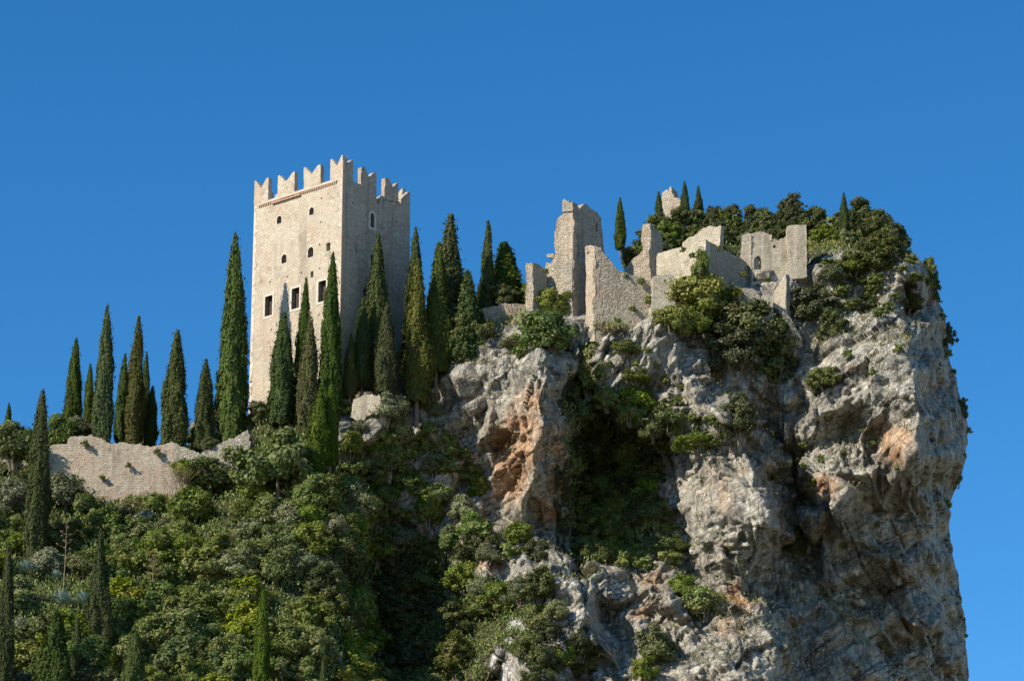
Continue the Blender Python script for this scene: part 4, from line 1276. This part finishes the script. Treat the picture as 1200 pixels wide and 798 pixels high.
# kind, variant, tip u, tip v, base u, base v, width px, depth, label
CY = [
 ('s',0, 9,472, 9,520, 9, 362,'tiny distant cypress at the far left edge of the skyline'),
 ('s',1, 47,458, 40,658, 28, 336,'slim dark cypress standing in front of the left retaining wall'),
 ('a',0, 88,397, 84,512, 22, 356,'second cypress from the left behind the retaining wall, slightly shorter than its right neighbour'),
 ('s',0, 106,427, 103,512, 13, 360,'short narrow cypress squeezed between two taller ones above the retaining wall'),
 ('a',1, 122,359, 119,520, 25, 353,'tallest cypress directly above the left retaining wall'),
 ('b',0, 160,372, 155,522, 25, 354,'cypress with a thin bare wisp at its tip above the retaining wall'),
 ('a',2, 151,415, 142,522, 19, 357,'dark shaded cypress leaning against the left flank of the wispy-tipped one'),
 ('s',1, 171,413, 168,522, 13, 360,'sparse brownish cypress behind the end of the retaining wall'),
 ('a',0, 177,452, 175,524, 17, 356,'short stout cypress at the right end of the retaining wall'),
 ('a',2, 204,387, 202,530, 33, 351,'broad cypress above the gap between the two retaining walls'),
 ('a',1, 241,422, 238,526, 26, 351,'medium cypress just left of the tallest cypress'),
 ('a',0, 272,276, 271,518, 38, 349.5,'tallest and widest cypress, touching the left edge of the keep'),
 ('a',2, 332,366, 329,498, 33, 345.5,'cone shaped green cypress in front of the keep, left of the big window pair'),
 ('a',1, 362,327, 353,500, 22, 346.5,'rear cypress of a merged pair, its tip below the middle big window of the keep'),
 ('b',1, 366,372, 360,510, 29, 344.5,'reddish brown cypress in front of the keep under the middle big window'),
 ('a',0, 391,297, 386,500, 29, 345,'tall slim cypress covering the near corner of the keep'),
 ('s',0, 373,455, 372,560, 26, 339,'dark low cypress at the foot of the pair in front of the keep'),
 ('s',1, 388,452, 386,545, 20, 340,'small green cypress tucked below the tall one at the keep corner'),
 ('b',0, 414,392, 410,465, 18, 346,'small brownish cypress right of the keep corner'),
 ('a',2, 427,349, 424,455, 24, 348,'bright green cypress at the keep right face with a black shadow side'),
 ('a',1, 447,275, 440,455, 32, 350,'tall cypress in the middle of the keep right face'),
 ('b',1, 453,355, 451,460, 28, 345.5,'brown tinged shorter cypress in front of the tall one by the keep right face'),
 ('a',0, 486,268, 483,440, 27, 354,'rear cypress peeking behind the one at the right edge of the keep'),
 ('b',0, 489,305, 488,472, 34, 348,'large cypress at the right edge of the keep with a cast shadow across its foot'),
 ('d',0, 530,253, 526,440, 58, 353,'spiky tall dark cypress right of the keep, the highest of its dense cluster'),
 ('d',1, 513,285, 511,436, 42, 350,'left member of the dense dark cypress cluster right of the keep'),
 ('d',1, 544,318, 547,432, 54, 351,'broad dark conifer forming the right part of the dense dark cypress cluster'),
 ('d',0, 594,284, 592,372, 62, 359,'broad dark conifer behind the upright cypress by the low rim wall'),
 ('d',1, 573,259, 571,366, 24, 357,'upright dark cypress behind the low rim wall'),
 ('a',1, 727,232, 727,292, 14, 362,'lone slender cypress right of the ruined tower'),
 ('a',2, 773,224, 773,262, 11, 377,'little summit cypress left of the jagged summit ruin'),
 ('c',0, 803,213, 803,250, 14, 379,'little summit cypress right of the jagged summit ruin'),
 ('c',0, 819,218, 819,252, 13, 381,'rightmost little cypress beside the summit ruin'),
 ('a',1, 990,226, 990,285, 14, 368,'small pointed cypress on the summit rim above the grey crag'),
 ('a',0, 119,622, 113,765, 27, 322,'dark slim cypress in the lower left thicket beside the agaves'),
 ('b',1, 127,680, 122,770, 20, 321.5,'short stout cypress at the right flank of the lower left slim cypress'),
 ('s',1, 309,690, 305,830, 19, 314,'slender pale green cypress near the bottom of the lower thicket'),
 ('c',0, 62,715, 60,850, 62, 312,'wide cone shaped cypress at the bottom left below the agaves'),
 ('a',2, 4,635, 3,840, 24, 318,'tall dark cypress cut by the lower left edge of the photo'),
 ('s',0, 379,772, 378,860, 10, 310,'thin cypress tip poking up at the bottom below the shaded gully'),
 ('s',1, 90,724, 88,800, 13, 317,'little narrow cypress between the cone shaped and the dark slim one'),
 ('c',0, 162,735, 155,850, 46, 311,'loose cone shaped conifer at the bottom of the lower thicket'),
]
for j, (kd, vi, tu, tv, bu, bv, wpx, Y, lab) in enumerate(CY):
    if bv > 560 or (470 < bv and bu < 300 and Y < 350): Y = float(surf(bu, bv)[1]) - .6
    b = P1(bu, bv, Y)
    zt_ = P1(tu, tv, Y)[2]
    h = zt_ - b[2]
    H0, R0 = SHP[kd]
    w = wpx * 1.02 * Y / (F * 1.0) * 1.0
    tipx = P1(tu, tv, Y)[0] - b[0]
    o = PC[(kd, vi)].place(b, (w / (2 * R0) * 1.0, w / (2 * R0) * 1.0, h / H0), (j * 2.399) % 6.28, lab, 'cypress trees')
    o.rotation_euler.y = R(((j * 37) % 11 - 5) * .22)

# --- broad crowns
trk = [trunk_mesh('shrub_trunk', 200 + i, .55, .045, 3) for i in range(2)]
trt = trunk_mesh('tree_trunk', 210, .8, .06, 1)
def protos(name, cat, matk, seeds, **kw):
    return [Proto(name, cat, crown_mesh(matk + '_crown', s_, **kw), M[matk], trk[i % 2] if name == 'shrub' else trt, (.55 if name == 'shrub' else .7)) for i, s_ in enumerate(seeds)]
VP = {
 'leaf': protos('shrub', 'shrub', 'leaf', (301, 302, 303), nclump=60, leaves=8500, flat=.95, size=.075),
 'bright': protos('shrub', 'shrub', 'bright', (311, 312), nclump=60, leaves=8500, flat=.95, size=.08),
 'dark': protos('shrub', 'shrub', 'dark', (321, 322, 323), nclump=64, leaves=9000, flat=.95, size=.07),
 'olive': protos('shrub', 'shrub', 'olive', (331, 332), nclump=68, leaves=9500, flat=.95, size=.06),
 'dtree': protos('broadleaf_tree', 'tree', 'dark', (341, 342), nclump=60, leaves=9000, flat=.95, size=.075),
 'ltree': protos('broadleaf_tree', 'tree', 'leaf', (351, 352), nclump=52, leaves=8500, flat=.95, size=.08),
 'loose': protos('shrub', 'shrub', 'leaf', (361, 362), nclump=40, leaves=3500, flat=.95, size=.075, loose=1.5),
}
RG = random.Random(99)
PXM = 0.0925
BUSHES = []
def bush(kind, u, v, r, label, group=None, flat=None, Y=None, sink=0.0, wide=1.0):
    BUSHES.append((kind, u, v, r, label, group, flat, Y, sink, wide))

def build_bush(kind, u, v, r, label, group=None, flat=None, Y=None, sink=0.0, wide=1.0, merged=None):
    """a crown whose centre shows at (u, v) with radius r px, rooted on the slope behind it"""
    g = surf(u, v + r * 0.35) if Y is None else P1(u, v + r * .35, Y)
    if Y is None:
        gu_ = float(UV(np.array(g)[None])[0][0])
        if abs(gu_ - u) > 3: u = gu_ + (2 if u > gu_ else -2) - (4 if u > 1060 else 0)
    Yc = g[1]
    Rm = r * PXM * Yc / 350
    c = P1(u, v, Yc - Rm * 0.3 + sink)
    p = VP[kind][RG.randrange(len(VP[kind]))]
    s_ = Rm * 1.18
    loc = (c[0], c[1], c[2] - p.lift * s_)
    if merged is not None:
        merged.append((c, s_ * wide, s_ * (flat or 1.0)))
        return None
    o = p.place(loc, (s_ * wide * RG.uniform(.92, 1.1), s_ * wide * RG.uniform(.92, 1.1), s_ * (flat or 1.0)), RG.uniform(0, 6.28), label, group)
    return o

# the ones that can be told apart
SPEC = [
 ('bright',330,543,38,'large dome shaped yellow-green shrub below the keep',1.05,1.1),
 ('leaf',300,572,22,'green shrub at the lower left foot of the large dome shrub',1,1),
 ('bright',360,575,24,'light green shrub under the low dark cypress below the keep',1,1),
 ('dark',305,487,13,'small dark shrub at the left foot of the keep',1,1.2),
 ('olive',452,478,22,'grey-green shrub hanging over the pale foundation block',1,1.1),
 ('olive',470,505,20,'grey-green shrub below the one hanging over the foundation block',1,1),
 ('olive',510,480,14,'small shrub beside the tilted grey rock slab',1,1),
 ('leaf',18,522,28,'broad-leaved tree in front of the crumbling wall end at left',1,1.1,348),
 ('leaf',70,514,22,'loose broad-leaved tree right of the slim front cypress',1.2,.9,352),
 ('olive',100,500,18,'dry grey shrub on top of the retaining wall under the leftmost cypresses',.8,1.2),
 ('bright',130,502,12,'yellow-green bush at the foot of the tallest wall cypress',1,1),
 ('olive',72,578,28,'rounded silvery olive bush before the left retaining wall',1,1.1),
 ('olive',15,585,26,'silvery olive bush at the left edge under the broad-leaved tree',1,1),
 ('bright',107,600,17,'fresh yellow-green bush right of the silvery olive bush',1,1),
 ('leaf',250,560,34,'wide dull green shrub in front of the sloping rubble wall',.8,1.2),
 ('leaf',216,552,15,'green shrub where the two left retaining walls meet',1,1,345.5),
 ('leaf',225,600,28,'dull green shrub below the bare twiggy bush',1,1.1),
 ('leaf',205,512,14,'small green shrub at the foot of the broad cypress',1,1),
 ('leaf',228,512,12,'small green shrub between broad and medium cypress',1,1),
 ('bright',637,352,20,'yellow-green bush at the foot of the ruined tower left face',.85,1.2),
 ('bright',655,360,13,'small bright bush against the ruined tower corner',.9,1.1),
 ('leaf',638,393,34,'broad grey-green shrub on top of the orange prow',.9,1.15),
 ('olive',603,398,15,'low dry shrub on the prow rim left of the broad grey-green shrub',.6,1.5),
 ('dark',585,352,14,'dark shrub behind the low rim wall',1,1.1),
 ('leaf',606,340,12,'green shrub right of the dark one behind the low rim wall',1,1),
 ('dark',565,345,15,'dark shrub at the foot of the upright cypress behind the rim wall',1,1),
 ('dark',545,400,22,'dark bushy foot at right of the dense cypress cluster',1.2,1),
 ('dark',508,405,15,'dark bushy foot at left of the dense cypress cluster',1.3,1),
 ('bright',808,348,31,'big bright green tree crown in front of the roofless house',1.0,1.25),
 ('bright',786,374,20,'bright green bush at lower left of the big bright tree crown',1,1.1),
 ('leaf',822,318,13,'ivy mass climbing the lit corner of the roofless house',1.7,.8,351),
 ('bright',808,380,24,'bright green bush directly below the big bright tree crown',1,1.1),
 ('dark',858,386,28,'dark evergreen tree right of the big bright crown',1.0,1.1),
 ('dark',886,398,33,'large dark evergreen in the middle of the slope under the low pier wall',1.0,1.1),
 ('dark',902,430,30,'large dark evergreen lowest on the right of the bush mass',1.0,1.0),
 ('dark',860,415,30,'dark evergreen lowest on the left of the bush mass',1,1),
 ('dark',868,495,22,'rounded dark bush alone under the bush mass',1.15,1),
 ('dark',955,362,25,'dark rounded shrub clinging to the crag right of the thin wall',1.0,1.1),
 ('dark',975,385,18,'smaller dark shrub at lower right of the rounded crag shrub',1,1.1),
 ('leaf',965,443,15,'light yellow-green tuft on the upper face of the right crag',.9,1.2),
 ('olive',975,320,16,'pale shrub above the rounded crag shrub',.8,1.2),
 ('dark',1030,306,22,'dark spreading shrub on the upper right crag',.8,1.3),
 ('leaf',1000,312,14,'small green shrub left of the dark spreading crag shrub',.8,1.2),
 ('dark',1015,358,13,'small dark cushion shrub in the middle of the crag',.8,1.3),
 ('dark',1062,356,13,'long low green shrub trailing along the crag ledge',.75,1.5),
 ('olive',940,298,9,'tiny shrub at the foot of the upper house tower wall',1,1),
 ('leaf',782,490,22,'grey-green shrub on the ledge left of the pale rock buttress',.85,1.3),
 ('leaf',745,470,20,'green shrub on the ledge above the black gully',.9,1.2),
 ('bright',820,515,17,'yellow-green grassy bush on the ledge above the pale buttress',.6,1.6),
 ('leaf',735,405,12,'small ragged shrub on the grey rock under the curtain wall',.7,1.4),
 ('leaf',745,440,13,'small ragged shrub in the middle of the grey rock under the curtain wall',.7,1.3),
 ('leaf',712,468,15,'green shrub on the diagonal ledge above the black gully, uppermost of three',1,1.1,349),
 ('bright',738,486,14,'yellow-green shrub on the diagonal ledge above the black gully, middle of three',1,1.1,349),
 ('leaf',764,505,14,'green shrub on the diagonal ledge above the black gully, lowest of three',1,1.1,348),
 ('olive',424,500,11,'small grey-green shrub under the pale foundation block',1,1.2),
 ('leaf',404,482,10,'small green shrub left of the pale foundation block',1,1.2),
 ('leaf',100,592,13,'green shrub at the left foot of the long retaining wall',1,1.2,346),
 ('olive',150,596,10,'low olive shrub at the middle foot of the long retaining wall',.8,1.4,346.5),
 ('leaf',182,590,13,'green shrub at the right foot of the long retaining wall',1,1.2,346.5),
 ('leaf',246,522,9,'tiny shrub on top of the sloping rubble wall',1,1.3,348.5),
 ('leaf',690,440,24,'tall green bush right of the prow, top of the black gully',1.4,1),
 ('dark',700,478,22,'dark bush inside the top of the black gully',1.2,1),
 ('bright',825,705,22,'yellow-green bush beside the orange streaked lower buttress',1,1.1),
 ('leaf',800,690,18,'green bush left of the yellow-green lower buttress bush',1,1),
 ('leaf',770,760,24,'loose green bush near the bottom between the two lower buttresses',1.1,1),
 ('bright',755,785,14,'bright green bush at the bottom edge under the loose one',1.2,1),
 ('dark',935,640,13,'dark bush deep in the recess right of the pale buttress',1.4,1),
 ('olive',930,610,9,'small yellowish tuft in the recess right of the pale buttress',1,1),
 ('leaf',1098,318,9,'scraggy shrub on the skyline of the upper right shoulder',1.6,1),
 ('dark',1092,345,9,'dark shrub hugging the right skyline below the shoulder',1.8,1),
 ('dark',1112,400,9,'dark ivy tuft on the right skyline, upper of two',1.8,.9),
 ('dark',1134,487,7,'dark ivy tuft on the right skyline at the nose of the overhang',1.8,.9),
 ('loose',1122,562,8,'wispy shrub hanging below the nose of the overhang',1.6,1),
 ('loose',1118,592,6,'tiny wispy shrub lowest on the right skyline',1.2,1),
]
for kind, u, v, r, lab, fl, wd, *yy in SPEC:
    bush(kind, u, v, r, lab, None, fl, wide=wd, Y=yy[0] if yy else None)

def scatter(poly, rmin, rmax, kinds, lab, group, n, seed, space=0.95, flat=(.85, 1.1), keep_off=()):
    rg = random.Random(seed)
    xs = [p[0] for p in poly]; ys = [p[1] for p in poly]
    done = []
    tries = 0
    while len(done) < n and tries < 9000:
        tries += 1
        u = rg.uniform(min(xs), max(xs)); v = rg.uniform(min(ys), max(ys))
        if not poly_mask(np.array([u]), np.array([v]), poly)[0]: continue
        r = rg.uniform(rmin, rmax) * (1 - 0.25 * min(1, tries / 6000))
        if any(math.hypot(u - a, v - b) < (r + c) * 0.5 * space for a, b, c in done): continue
        if any(abs(u - a) < c and abs(v - b) < d for a, b, c, d in keep_off): continue
        done.append((u, v, r))
    done.sort(key=lambda t: t[1])
    for u, v, r in done:
        bush(rg.choice(kinds), u, v, r, lab, group, rg.uniform(*flat), wide=rg.uniform(.95, 1.2))
    return len(done)
off = [(78, 705, 46, 40), (30, 672, 24, 24), (152, 596, 36, 16), (262, 690, 22, 16), (47, 620, 10, 30)]
cnt = []
cnt.append(scatter([(-20,610),(60,612),(130,616),(200,625),(270,640),(300,700),(290,830),(-20,840)], 14, 30, ['leaf','ltree','bright','leaf','leaf','dark','bright','olive'],
   'leafy green shrub in the thicket filling the lower left slope under the retaining wall', 'shrubs of the lower left thicket', 75, 1, keep_off=off))
cnt.append(scatter([(270,600),(330,600),(400,560),(430,600),(420,650),(340,680),(285,650)], 16, 26, ['leaf','olive','leaf'],
   'dull green shrub on the shoulder below the large dome shaped shrub', 'shrubs below the large dome shrub', 20, 2))
cnt.append(scatter([(235,700),(300,705),(400,700),(440,780),(440,840),(240,840)], 15, 30, ['leaf','ltree','bright','bright'],
   'sunlit green shrub at the bottom between the slender pale cypress and the gully', 'shrubs at the bottom centre left', 22, 3))
cnt.append(scatter([(400,520),(440,510),(480,520),(545,545),(580,600),(640,650),(655,720),(600,735),(540,700),(480,640),(420,600)], 11, 21, ['leaf','olive','leaf','dark'],
   'green shrub on the wooded slope left below the orange prow', 'shrubs left below the orange prow', 40, 4, space=1.15))
cnt.append(scatter([(400,610),(470,640),(540,700),(545,760),(520,830),(430,830),(400,740),(360,680)], 15, 25, ['dark','dark','leaf'],
   'dark shrub in the deeply shaded gully at the bottom centre', 'shrubs of the shaded bottom gully', 30, 5))
cnt.append(scatter([(672,470),(705,490),(770,530),(770,600),(740,640),(700,620),(672,600)], 13, 20, ['leaf','leaf','dark'],
   'dark shrub in the black gully right of the orange prow', 'shrubs of the black gully', 26, 6))
cnt.append(scatter([(680,600),(760,590),(800,640),(795,680),(750,660),(690,665)], 11, 18, ['leaf','leaf','dark'],
   'green shrub under the black gully between grey rock slabs', 'shrubs under the black gully', 18, 7, space=1.1))
cnt.append(scatter([(610,740),(670,730),(690,760),(690,830),(640,830),(610,780)], 13, 20, ['leaf','dark'],
   'green shrub right of the white streaked rock at the bottom', 'shrubs right of the white streaked rock', 9, 8))
cnt.append(scatter([(738,285),(752,268),(768,262),(800,254),(850,256),(890,262),(925,254),(960,260),(1000,258),(1050,266),(1068,284),(1050,292),(1000,288),(950,280),(900,284),(860,286),(800,290),(770,300),(725,305),(725,295)], 10, 16, ['dtree','dtree','ltree','dark'],
   'dark evergreen tree in the wood crowning the summit', 'trees of the summit wood', 62, 9, space=.75, keep_off=[(786, 244, 15, 14)]))
for u, v, r in ((712,300,10),(722,306,10),(738,302,11),(745,290,11),(735,318,10),(750,278,10),(1018,252,17),(1040,262,15),(935,244,14),(957,256,13),(860,254,12),(900,258,13),(836,256,13),(1064,276,12),(763,262,10),(1000,262,13),(1054,296,11),(878,252,11),(818,256,11)):
    bush('dtree', u, v, r, 'dark evergreen tree in the wood crowning the summit', 'trees of the summit wood', 1.05)
for u, v_, r in ((690,296,3),(712,305,4),(733,324,4),(752,330,5),(640,318,4),(800,293,4),(843,292,4),(884,345,4),(760,352,6),(742,362,5),(722,378,7),(872,322,5),(900,328,4),(915,360,4),(812,300,5),(835,325,6),(832,345,8),(100,520,5),(150,545,4),(185,530,5),(120,560,4),(270,545,6)):
    bush('loose', u, v_, r, 'small plant rooted in the masonry of a ruined wall', 'plants growing on the ruined walls', Y={100:349,150:348.8,185:348.7,120:349,270:348.4}.get(u, 351.0 + (u > 860) * 5 if u < 880 or u > 905 else 358.5))
cnt.append(scatter([(735,470),(790,475),(860,500),(865,520),(820,532),(780,512)], 6, 11, ['leaf','olive','bright'], 'shrub on the grassy ledge above the pale buttress', 'shrubs on the ledge above the pale buttress', 9, 21, space=1.2))
cnt.append(scatter([(945,300),(1000,320),(1070,345),(1060,372),(1000,362),(950,340)], 6, 11, ['leaf','dark','olive'], 'low shrub on the sloping ledges at the top of the right crag', 'low shrubs on the ledges of the right crag', 12, 22, space=1.3, flat=(.6, .8)))
cnt.append(scatter([(900,400),(1070,380),(1085,560),(1060,760),(930,770),(905,560)], 3.5, 7, ['leaf','dark','olive'], 'tiny shrub rooted in a crack of the great right-hand cliff', 'tiny shrubs on the right-hand cliff', 22, 12, space=3))
cnt.append(scatter([(690,390),(780,395),(820,480),(780,490),(730,460),(690,430)], 4, 8, ['leaf','dry_' if False else 'olive','dark'], 'small shrub on the grey rock under the curtain wall', 'small shrubs under the curtain wall', 12, 13, space=2))
for u, v_, r in ((1100,352,5),(1104,372,6),(1112,415,6),(1118,436,4),(1129,470,5),(1136,505,5),(1096,332,6),(1119,560,4),(1124,700,3),(1132,745,3)):
    bush(RG.choice(['dark', 'loose']), u, v_, r, 'dark little shrub clinging to the right skyline of the cliff', 'little shrubs on the right skyline', wide=.9)
cnt.append(scatter([(482,480),(560,540),(520,560),(470,520)], 8, 14, ['olive','leaf'], 'small grey-green shrub on the rocks left of the tilted slabs', 'small shrubs left of the tilted slabs', 10, 10))
cnt.append(scatter([(975,300),(1090,300),(1085,350),(1030,350),(980,340)], 7, 13, ['leaf','dark','olive'], 'small shrub scattered on the upper right crag', 'small shrubs on the upper right crag', 12, 11, flat=(.5, .8)))
# shrubs that show largest are things of their own; the smallest ones are one mass of low scrub
_sh = sorted([b_ for b_ in BUSHES if b_[0] not in ('dtree', 'ltree')], key=lambda b_: (b_[5] is None, b_[3]), reverse=True)
_small = set(id(b_) for b_ in _sh[285:])
merged = []
for b_ in BUSHES:
    build_bush(*b_, merged=merged if id(b_) in _small else None)
_tm = crown_mesh('small_scrub', 971, nclump=26, leaves=1300, flat=.95, size=.15)
_nv = len(_tm.vertices); _tv = np.empty(_nv * 3); _tm.vertices.foreach_get('co', _tv); _tv = _tv.reshape(-1, 3)
_nf = len(_tm.polygons); _tf = np.empty(_nf * 4, np.int32); _tm.loops.foreach_get('vertex_index', _tf); _tf = _tf.reshape(-1, 4)
_V, _F = [], []
for k_, (c_, sx_, sz_) in enumerate(merged):
    a_ = k_ * 2.4; ca2, sa2 = math.cos(a_), math.sin(a_)
    t_ = _tv * np.array([sx_, sx_, sz_])
    _V.append(np.stack([t_[:, 0] * ca2 - t_[:, 1] * sa2, t_[:, 0] * sa2 + t_[:, 1] * ca2, t_[:, 2]], -1) + np.array(c_)); _F.append(_tf + k_ * _nv)
bpy.data.meshes.remove(_tm)
tag(link('small_scrub', np_mesh('small_scrub', np.concatenate(_V), np.concatenate(_F), 4), M['leaf']), kind='stuff')
print('scatter counts', cnt, len(_sh), 'merged', len(merged), max(b_[3] for b_ in _sh[285:]))

# --- low growth: one object of tufts and seedlings over earth and ledges
def tufts(name, pts_, n_each, size, h, matk, label_kind='stuff', seed=0):
    rng = np.random.default_rng(seed)
    base_ = np.repeat(pts_, n_each, 0)
    n = len(base_)
    C = base_ + rng.normal(0, 1, (n, 3)) * np.array([.45, .45, .12]) + np.array([0, -.05, 0])
    C[:, 2] += rng.uniform(0, h, n)
    nn = rng.normal(0, 1, (n, 3)) * np.array([1, 1, .5]) + np.array([-.2, -.5, .2])
    V = leaf_quads(C, nn, size, 2.6, 2.5, .3, rng)
    o = link(name, quads_mesh(name, V), M[matk])
    return tag(o, kind='stuff')
rngp = np.random.default_rng(77)
gvf = VV.ravel(); guf = UU.ravel()
inview = (guf > -30) & (guf < 1085) & (gvf < 830)
nzp = fbm(G2f * 0.16, 3, 401)
sel = np.nonzero(inview & (VEGf > .3) & (rngp.uniform(0, 1, len(UPf)) < .14))[0]
tufts('undergrowth', G2f[sel], 9, .15, .45, 'leaf', seed=1)
sc_ = (UPf > .3) & (VEGf < .5) & (nzp > .05) & (rngp.uniform(0, 1, len(UPf)) < .02 + .2 * np.clip(UPf - .4, 0, 1))
sel = np.nonzero(inview & sc_)[0]
tufts('grass', G2f[sel], 7, .10, .25, 'dry', seed=2)
sc_ = (UPf > .15) & (VEGf < .6) & (nzp > .3) & (rngp.uniform(0, 1, len(UPf)) < .025)
sel = np.nonzero(inview & sc_)[0]
tufts('ledge_plants', G2f[sel], 16, .12, .4, 'dark', seed=3)
# yellow grass patches
def patch(u0, v0, ru, rv, n, seed, matk='dry', nm='grass', sz=.16, h=.5, each=8):
    rg = random.Random(seed); P_ = []
    for k in range(n):
        P_.append(surf(rg.gauss(u0, ru), rg.gauss(v0, rv)))
    return tufts(nm, np.array(P_), each, sz, h, matk, seed=seed)
for i, (u, v, a, b, n) in enumerate([(575,372,18,5,160),(470,415,7,8,90),(160,590,28,4,200),(262,505,20,6,90),(810,520,16,6,120),(950,288,22,3,120),(450,452,12,4,80),(875,322,6,3,30),(720,385,12,3,60),(350,500,15,6,60)]):
    patch(u, v, a, b, n, 50 + i)

# --- agaves, bare bush, flower stalks, boulders
def agave_mesh(seed, n=34, r=1.0):
    rg = random.Random(seed); bm = bmesh.new()
    for k in range(n):
        a = k * 2.399 + rg.uniform(-.2, .2); el = R(8 + 72 * (k / n) ** .9 + rg.uniform(-6, 6)); L = r * rg.uniform(.8, 1.1)
        d = Vector((math.cos(a), math.sin(a), 0)); s_ = Vector((-math.sin(a), math.cos(a), 0))
        prev = None
        for j in range(6):
            t = j / 5
            w = .10 * r * (1 - t) ** .6 * (.6 + 1.2 * t * (1 - t) * 2) + .004
            c = d * (L * t * math.cos(el)) + Vector((0, 0, L * (t * math.sin(el) - .18 * t * t)))
            row = [bm.verts.new(c - s_ * w + Vector((0, 0, w * .4))), bm.verts.new(c - Vector((0, 0, w * .25))), bm.verts.new(c + s_ * w + Vector((0, 0, w * .4)))]
            if prev:
                bm.faces.new([prev[0], prev[1], row[1], row[0]]); bm.faces.new([prev[1], prev[2], row[2], row[1]])
            prev = row
    me = bpy.data.meshes.new('agave_leaves'); bm.to_mesh(me); bm.free(); return me
def stalk_mesh(h, seed):
    rg = random.Random(seed); bm = bmesh.new()
    tube(bm, (0, 0, 0), (.1, 0, h), .08, .03, 6, Vector((.05, 0, 0)))
    for k in range(14):
        z = h * (.55 + .45 * k / 14); a = k * 2.4; L = .9 * (1.1 - k / 16)
        e = (math.cos(a) * L, math.sin(a) * L, z + .25)
        tube(bm, (.05, 0, z), e, .03, .015, 4)
        for q_ in range(6):
            p = Vector(e) + Vector((rg.uniform(-.2, .2), rg.uniform(-.2, .2), rg.uniform(0, .25)))
            tube(bm, e, p, .03, .05, 4)
    me = bpy.data.meshes.new('flower_stalk'); bm.to_mesh(me); bm.free(); return me
def add_agave(u, v, r, lab, seed, stalk=0):
    Yp = float(surf(u, v)[1]) - 3.2
    e = empty('agave', P1(u, v + r * .35, Yp), lab, 'agave', 'agaves')
    o = shared('leaves', agave_mesh(seed), M['agave'], e); o.scale = (r * PXM,) * 3
    if stalk: shared('flower_stalk', stalk_mesh(stalk, seed), M['stalk'], e)
add_agave(73, 700, 22, 'big blue-green agave with a tall dry flower stalk in the lower left thicket', 1, 9.0)
add_agave(99, 700, 19, 'blue-green agave touching the left side of the dark slim lower cypress', 2)
add_agave(31, 662, 17, 'blue-green agave near the left edge above the cone shaped cypress', 3)
add_agave(66, 672, 13, 'small agave just above the big stalked one', 4)
add_agave(85, 722, 15, 'small agave lowest in the agave clump', 6)
e = empty('dry_flower_stalk', P1(177, 705, float(surf(177, 700)[1]) - 1.5), 'lone dry agave flower stalk standing among shrubs right of the dark slim cypress', 'flower stalk')
shared('stalk', stalk_mesh(5.2, 9), M['stalk'], e)

rg = random.Random(8)
bb = bmesh.new()
def twig(p, d, L, r, lv):
    e_ = p + d * L
    tube(bb, p, e_, r, r * .6, 5, Vector((rg.uniform(-.1, .1), 0, 0)) * L * .3)
    if lv == 0: return
    for k in range(3 if lv > 1 else 4):
        dd = (d + Vector((rg.uniform(-.55, .55), rg.uniform(-.5, .5), rg.uniform(-.1, .35)))).normalized()
        twig(p + d * L * rg.uniform(.6, 1), dd, L * rg.uniform(.55, .8), r * .55, lv - 1)
for k in range(6):
    twig(Vector((rg.uniform(-.4, .4), 0, 0)), Vector((rg.uniform(-.5, .4), rg.uniform(-.2, .2), 1)).normalized(), rg.uniform(2.2, 3.2), .045, 3)
me = bpy.data.meshes.new('bare_bush'); bb.to_mesh(me); bb.free()
g = surf(203, 602)
bbo = shared('bare_bush', me, M['stalk'], None, P1(203, 606, g[1] - 2.5))
tag(bbo, 'bare twiggy bush standing in front of the right half of the retaining wall', 'bush')

def boulder(u, v, w, h, dY, tilt, lab, seed, matn='rock'):
    rg_ = random.Random(seed)
    Yp = float(surf(u, v)[1])
    W_, H_ = w * PXM * Yp / 350, h * PXM * Yp / 350
    bm = bmesh.new()
    for k in range(26):
        p = Vector((rg_.gauss(0, 1), rg_.gauss(0, 1), rg_.gauss(0, 1))).normalized()
        p = Vector((max(-.7, min(.7, p.x)), p.y * .8, max(-.6, min(.6, p.z))))
        bm.verts.new(Vector((p.x * W_ * .72, p.y * min(W_, H_ * 1.6) * .6, p.z * H_ * .8)))
    r_ = bmesh.ops.convex_hull(bm, input=bm.verts)
    bmesh.ops.delete(bm, geom=[x for x in r_['geom_unused'] if isinstance(x, bmesh.types.BMVert)] , context='VERTS')
    bmesh.ops.bevel(bm, geom=bm.edges[:], offset=min(W_, H_) * .03, segments=1, affect='EDGES')
    bmesh.ops.rotate(bm, verts=bm.verts, matrix=Matrix.Rotation(R(-tilt), 3, 'Y'))
    bmesh.ops.recalc_face_normals(bm, faces=bm.faces)
    me = bpy.data.meshes.new('boulder'); bm.to_mesh(me); bm.free()
    o = bpy.data.objects.new('boulder', me); me.materials.append(M[matn]); COL.objects.link(o)
    o.location = P1(u, v, Yp - dY)
    return tag(o, lab, 'boulder')
boulder(548, 446, 36, 42, .3, 25, 'tilted smooth grey rock slab below the dense dark cypress cluster', 1)
boulder(562, 474, 34, 18, .3, 28, 'thick tilted slab directly under the smooth grey slab', 2)
boulder(435, 505, 34, 26, .3, 32, 'tilted grey rock under the pale foundation block', 3)
boulder(662, 384, 26, 18, .2, 12, 'dark rock at the foot of the ruined tower', 4)
boulder(676, 388, 22, 22, .2, -10, 'dark boulder at the left foot of the curtain wall', 5)
boulder(895, 324, 34, 12, .4, 8, 'smooth overhanging slab beneath the arched house', 6)
boulder(916, 313, 12, 18, .6, 60, 'dark upright rock edge beside the arched house tower wall', 7)
boulder(168, 606, 22, 12, .2, 20, 'reddish broken rock on the grass below the retaining wall', 8)
boulder(176, 620, 16, 10, .2, -15, 'lower of the reddish broken rocks below the retaining wall', 9)
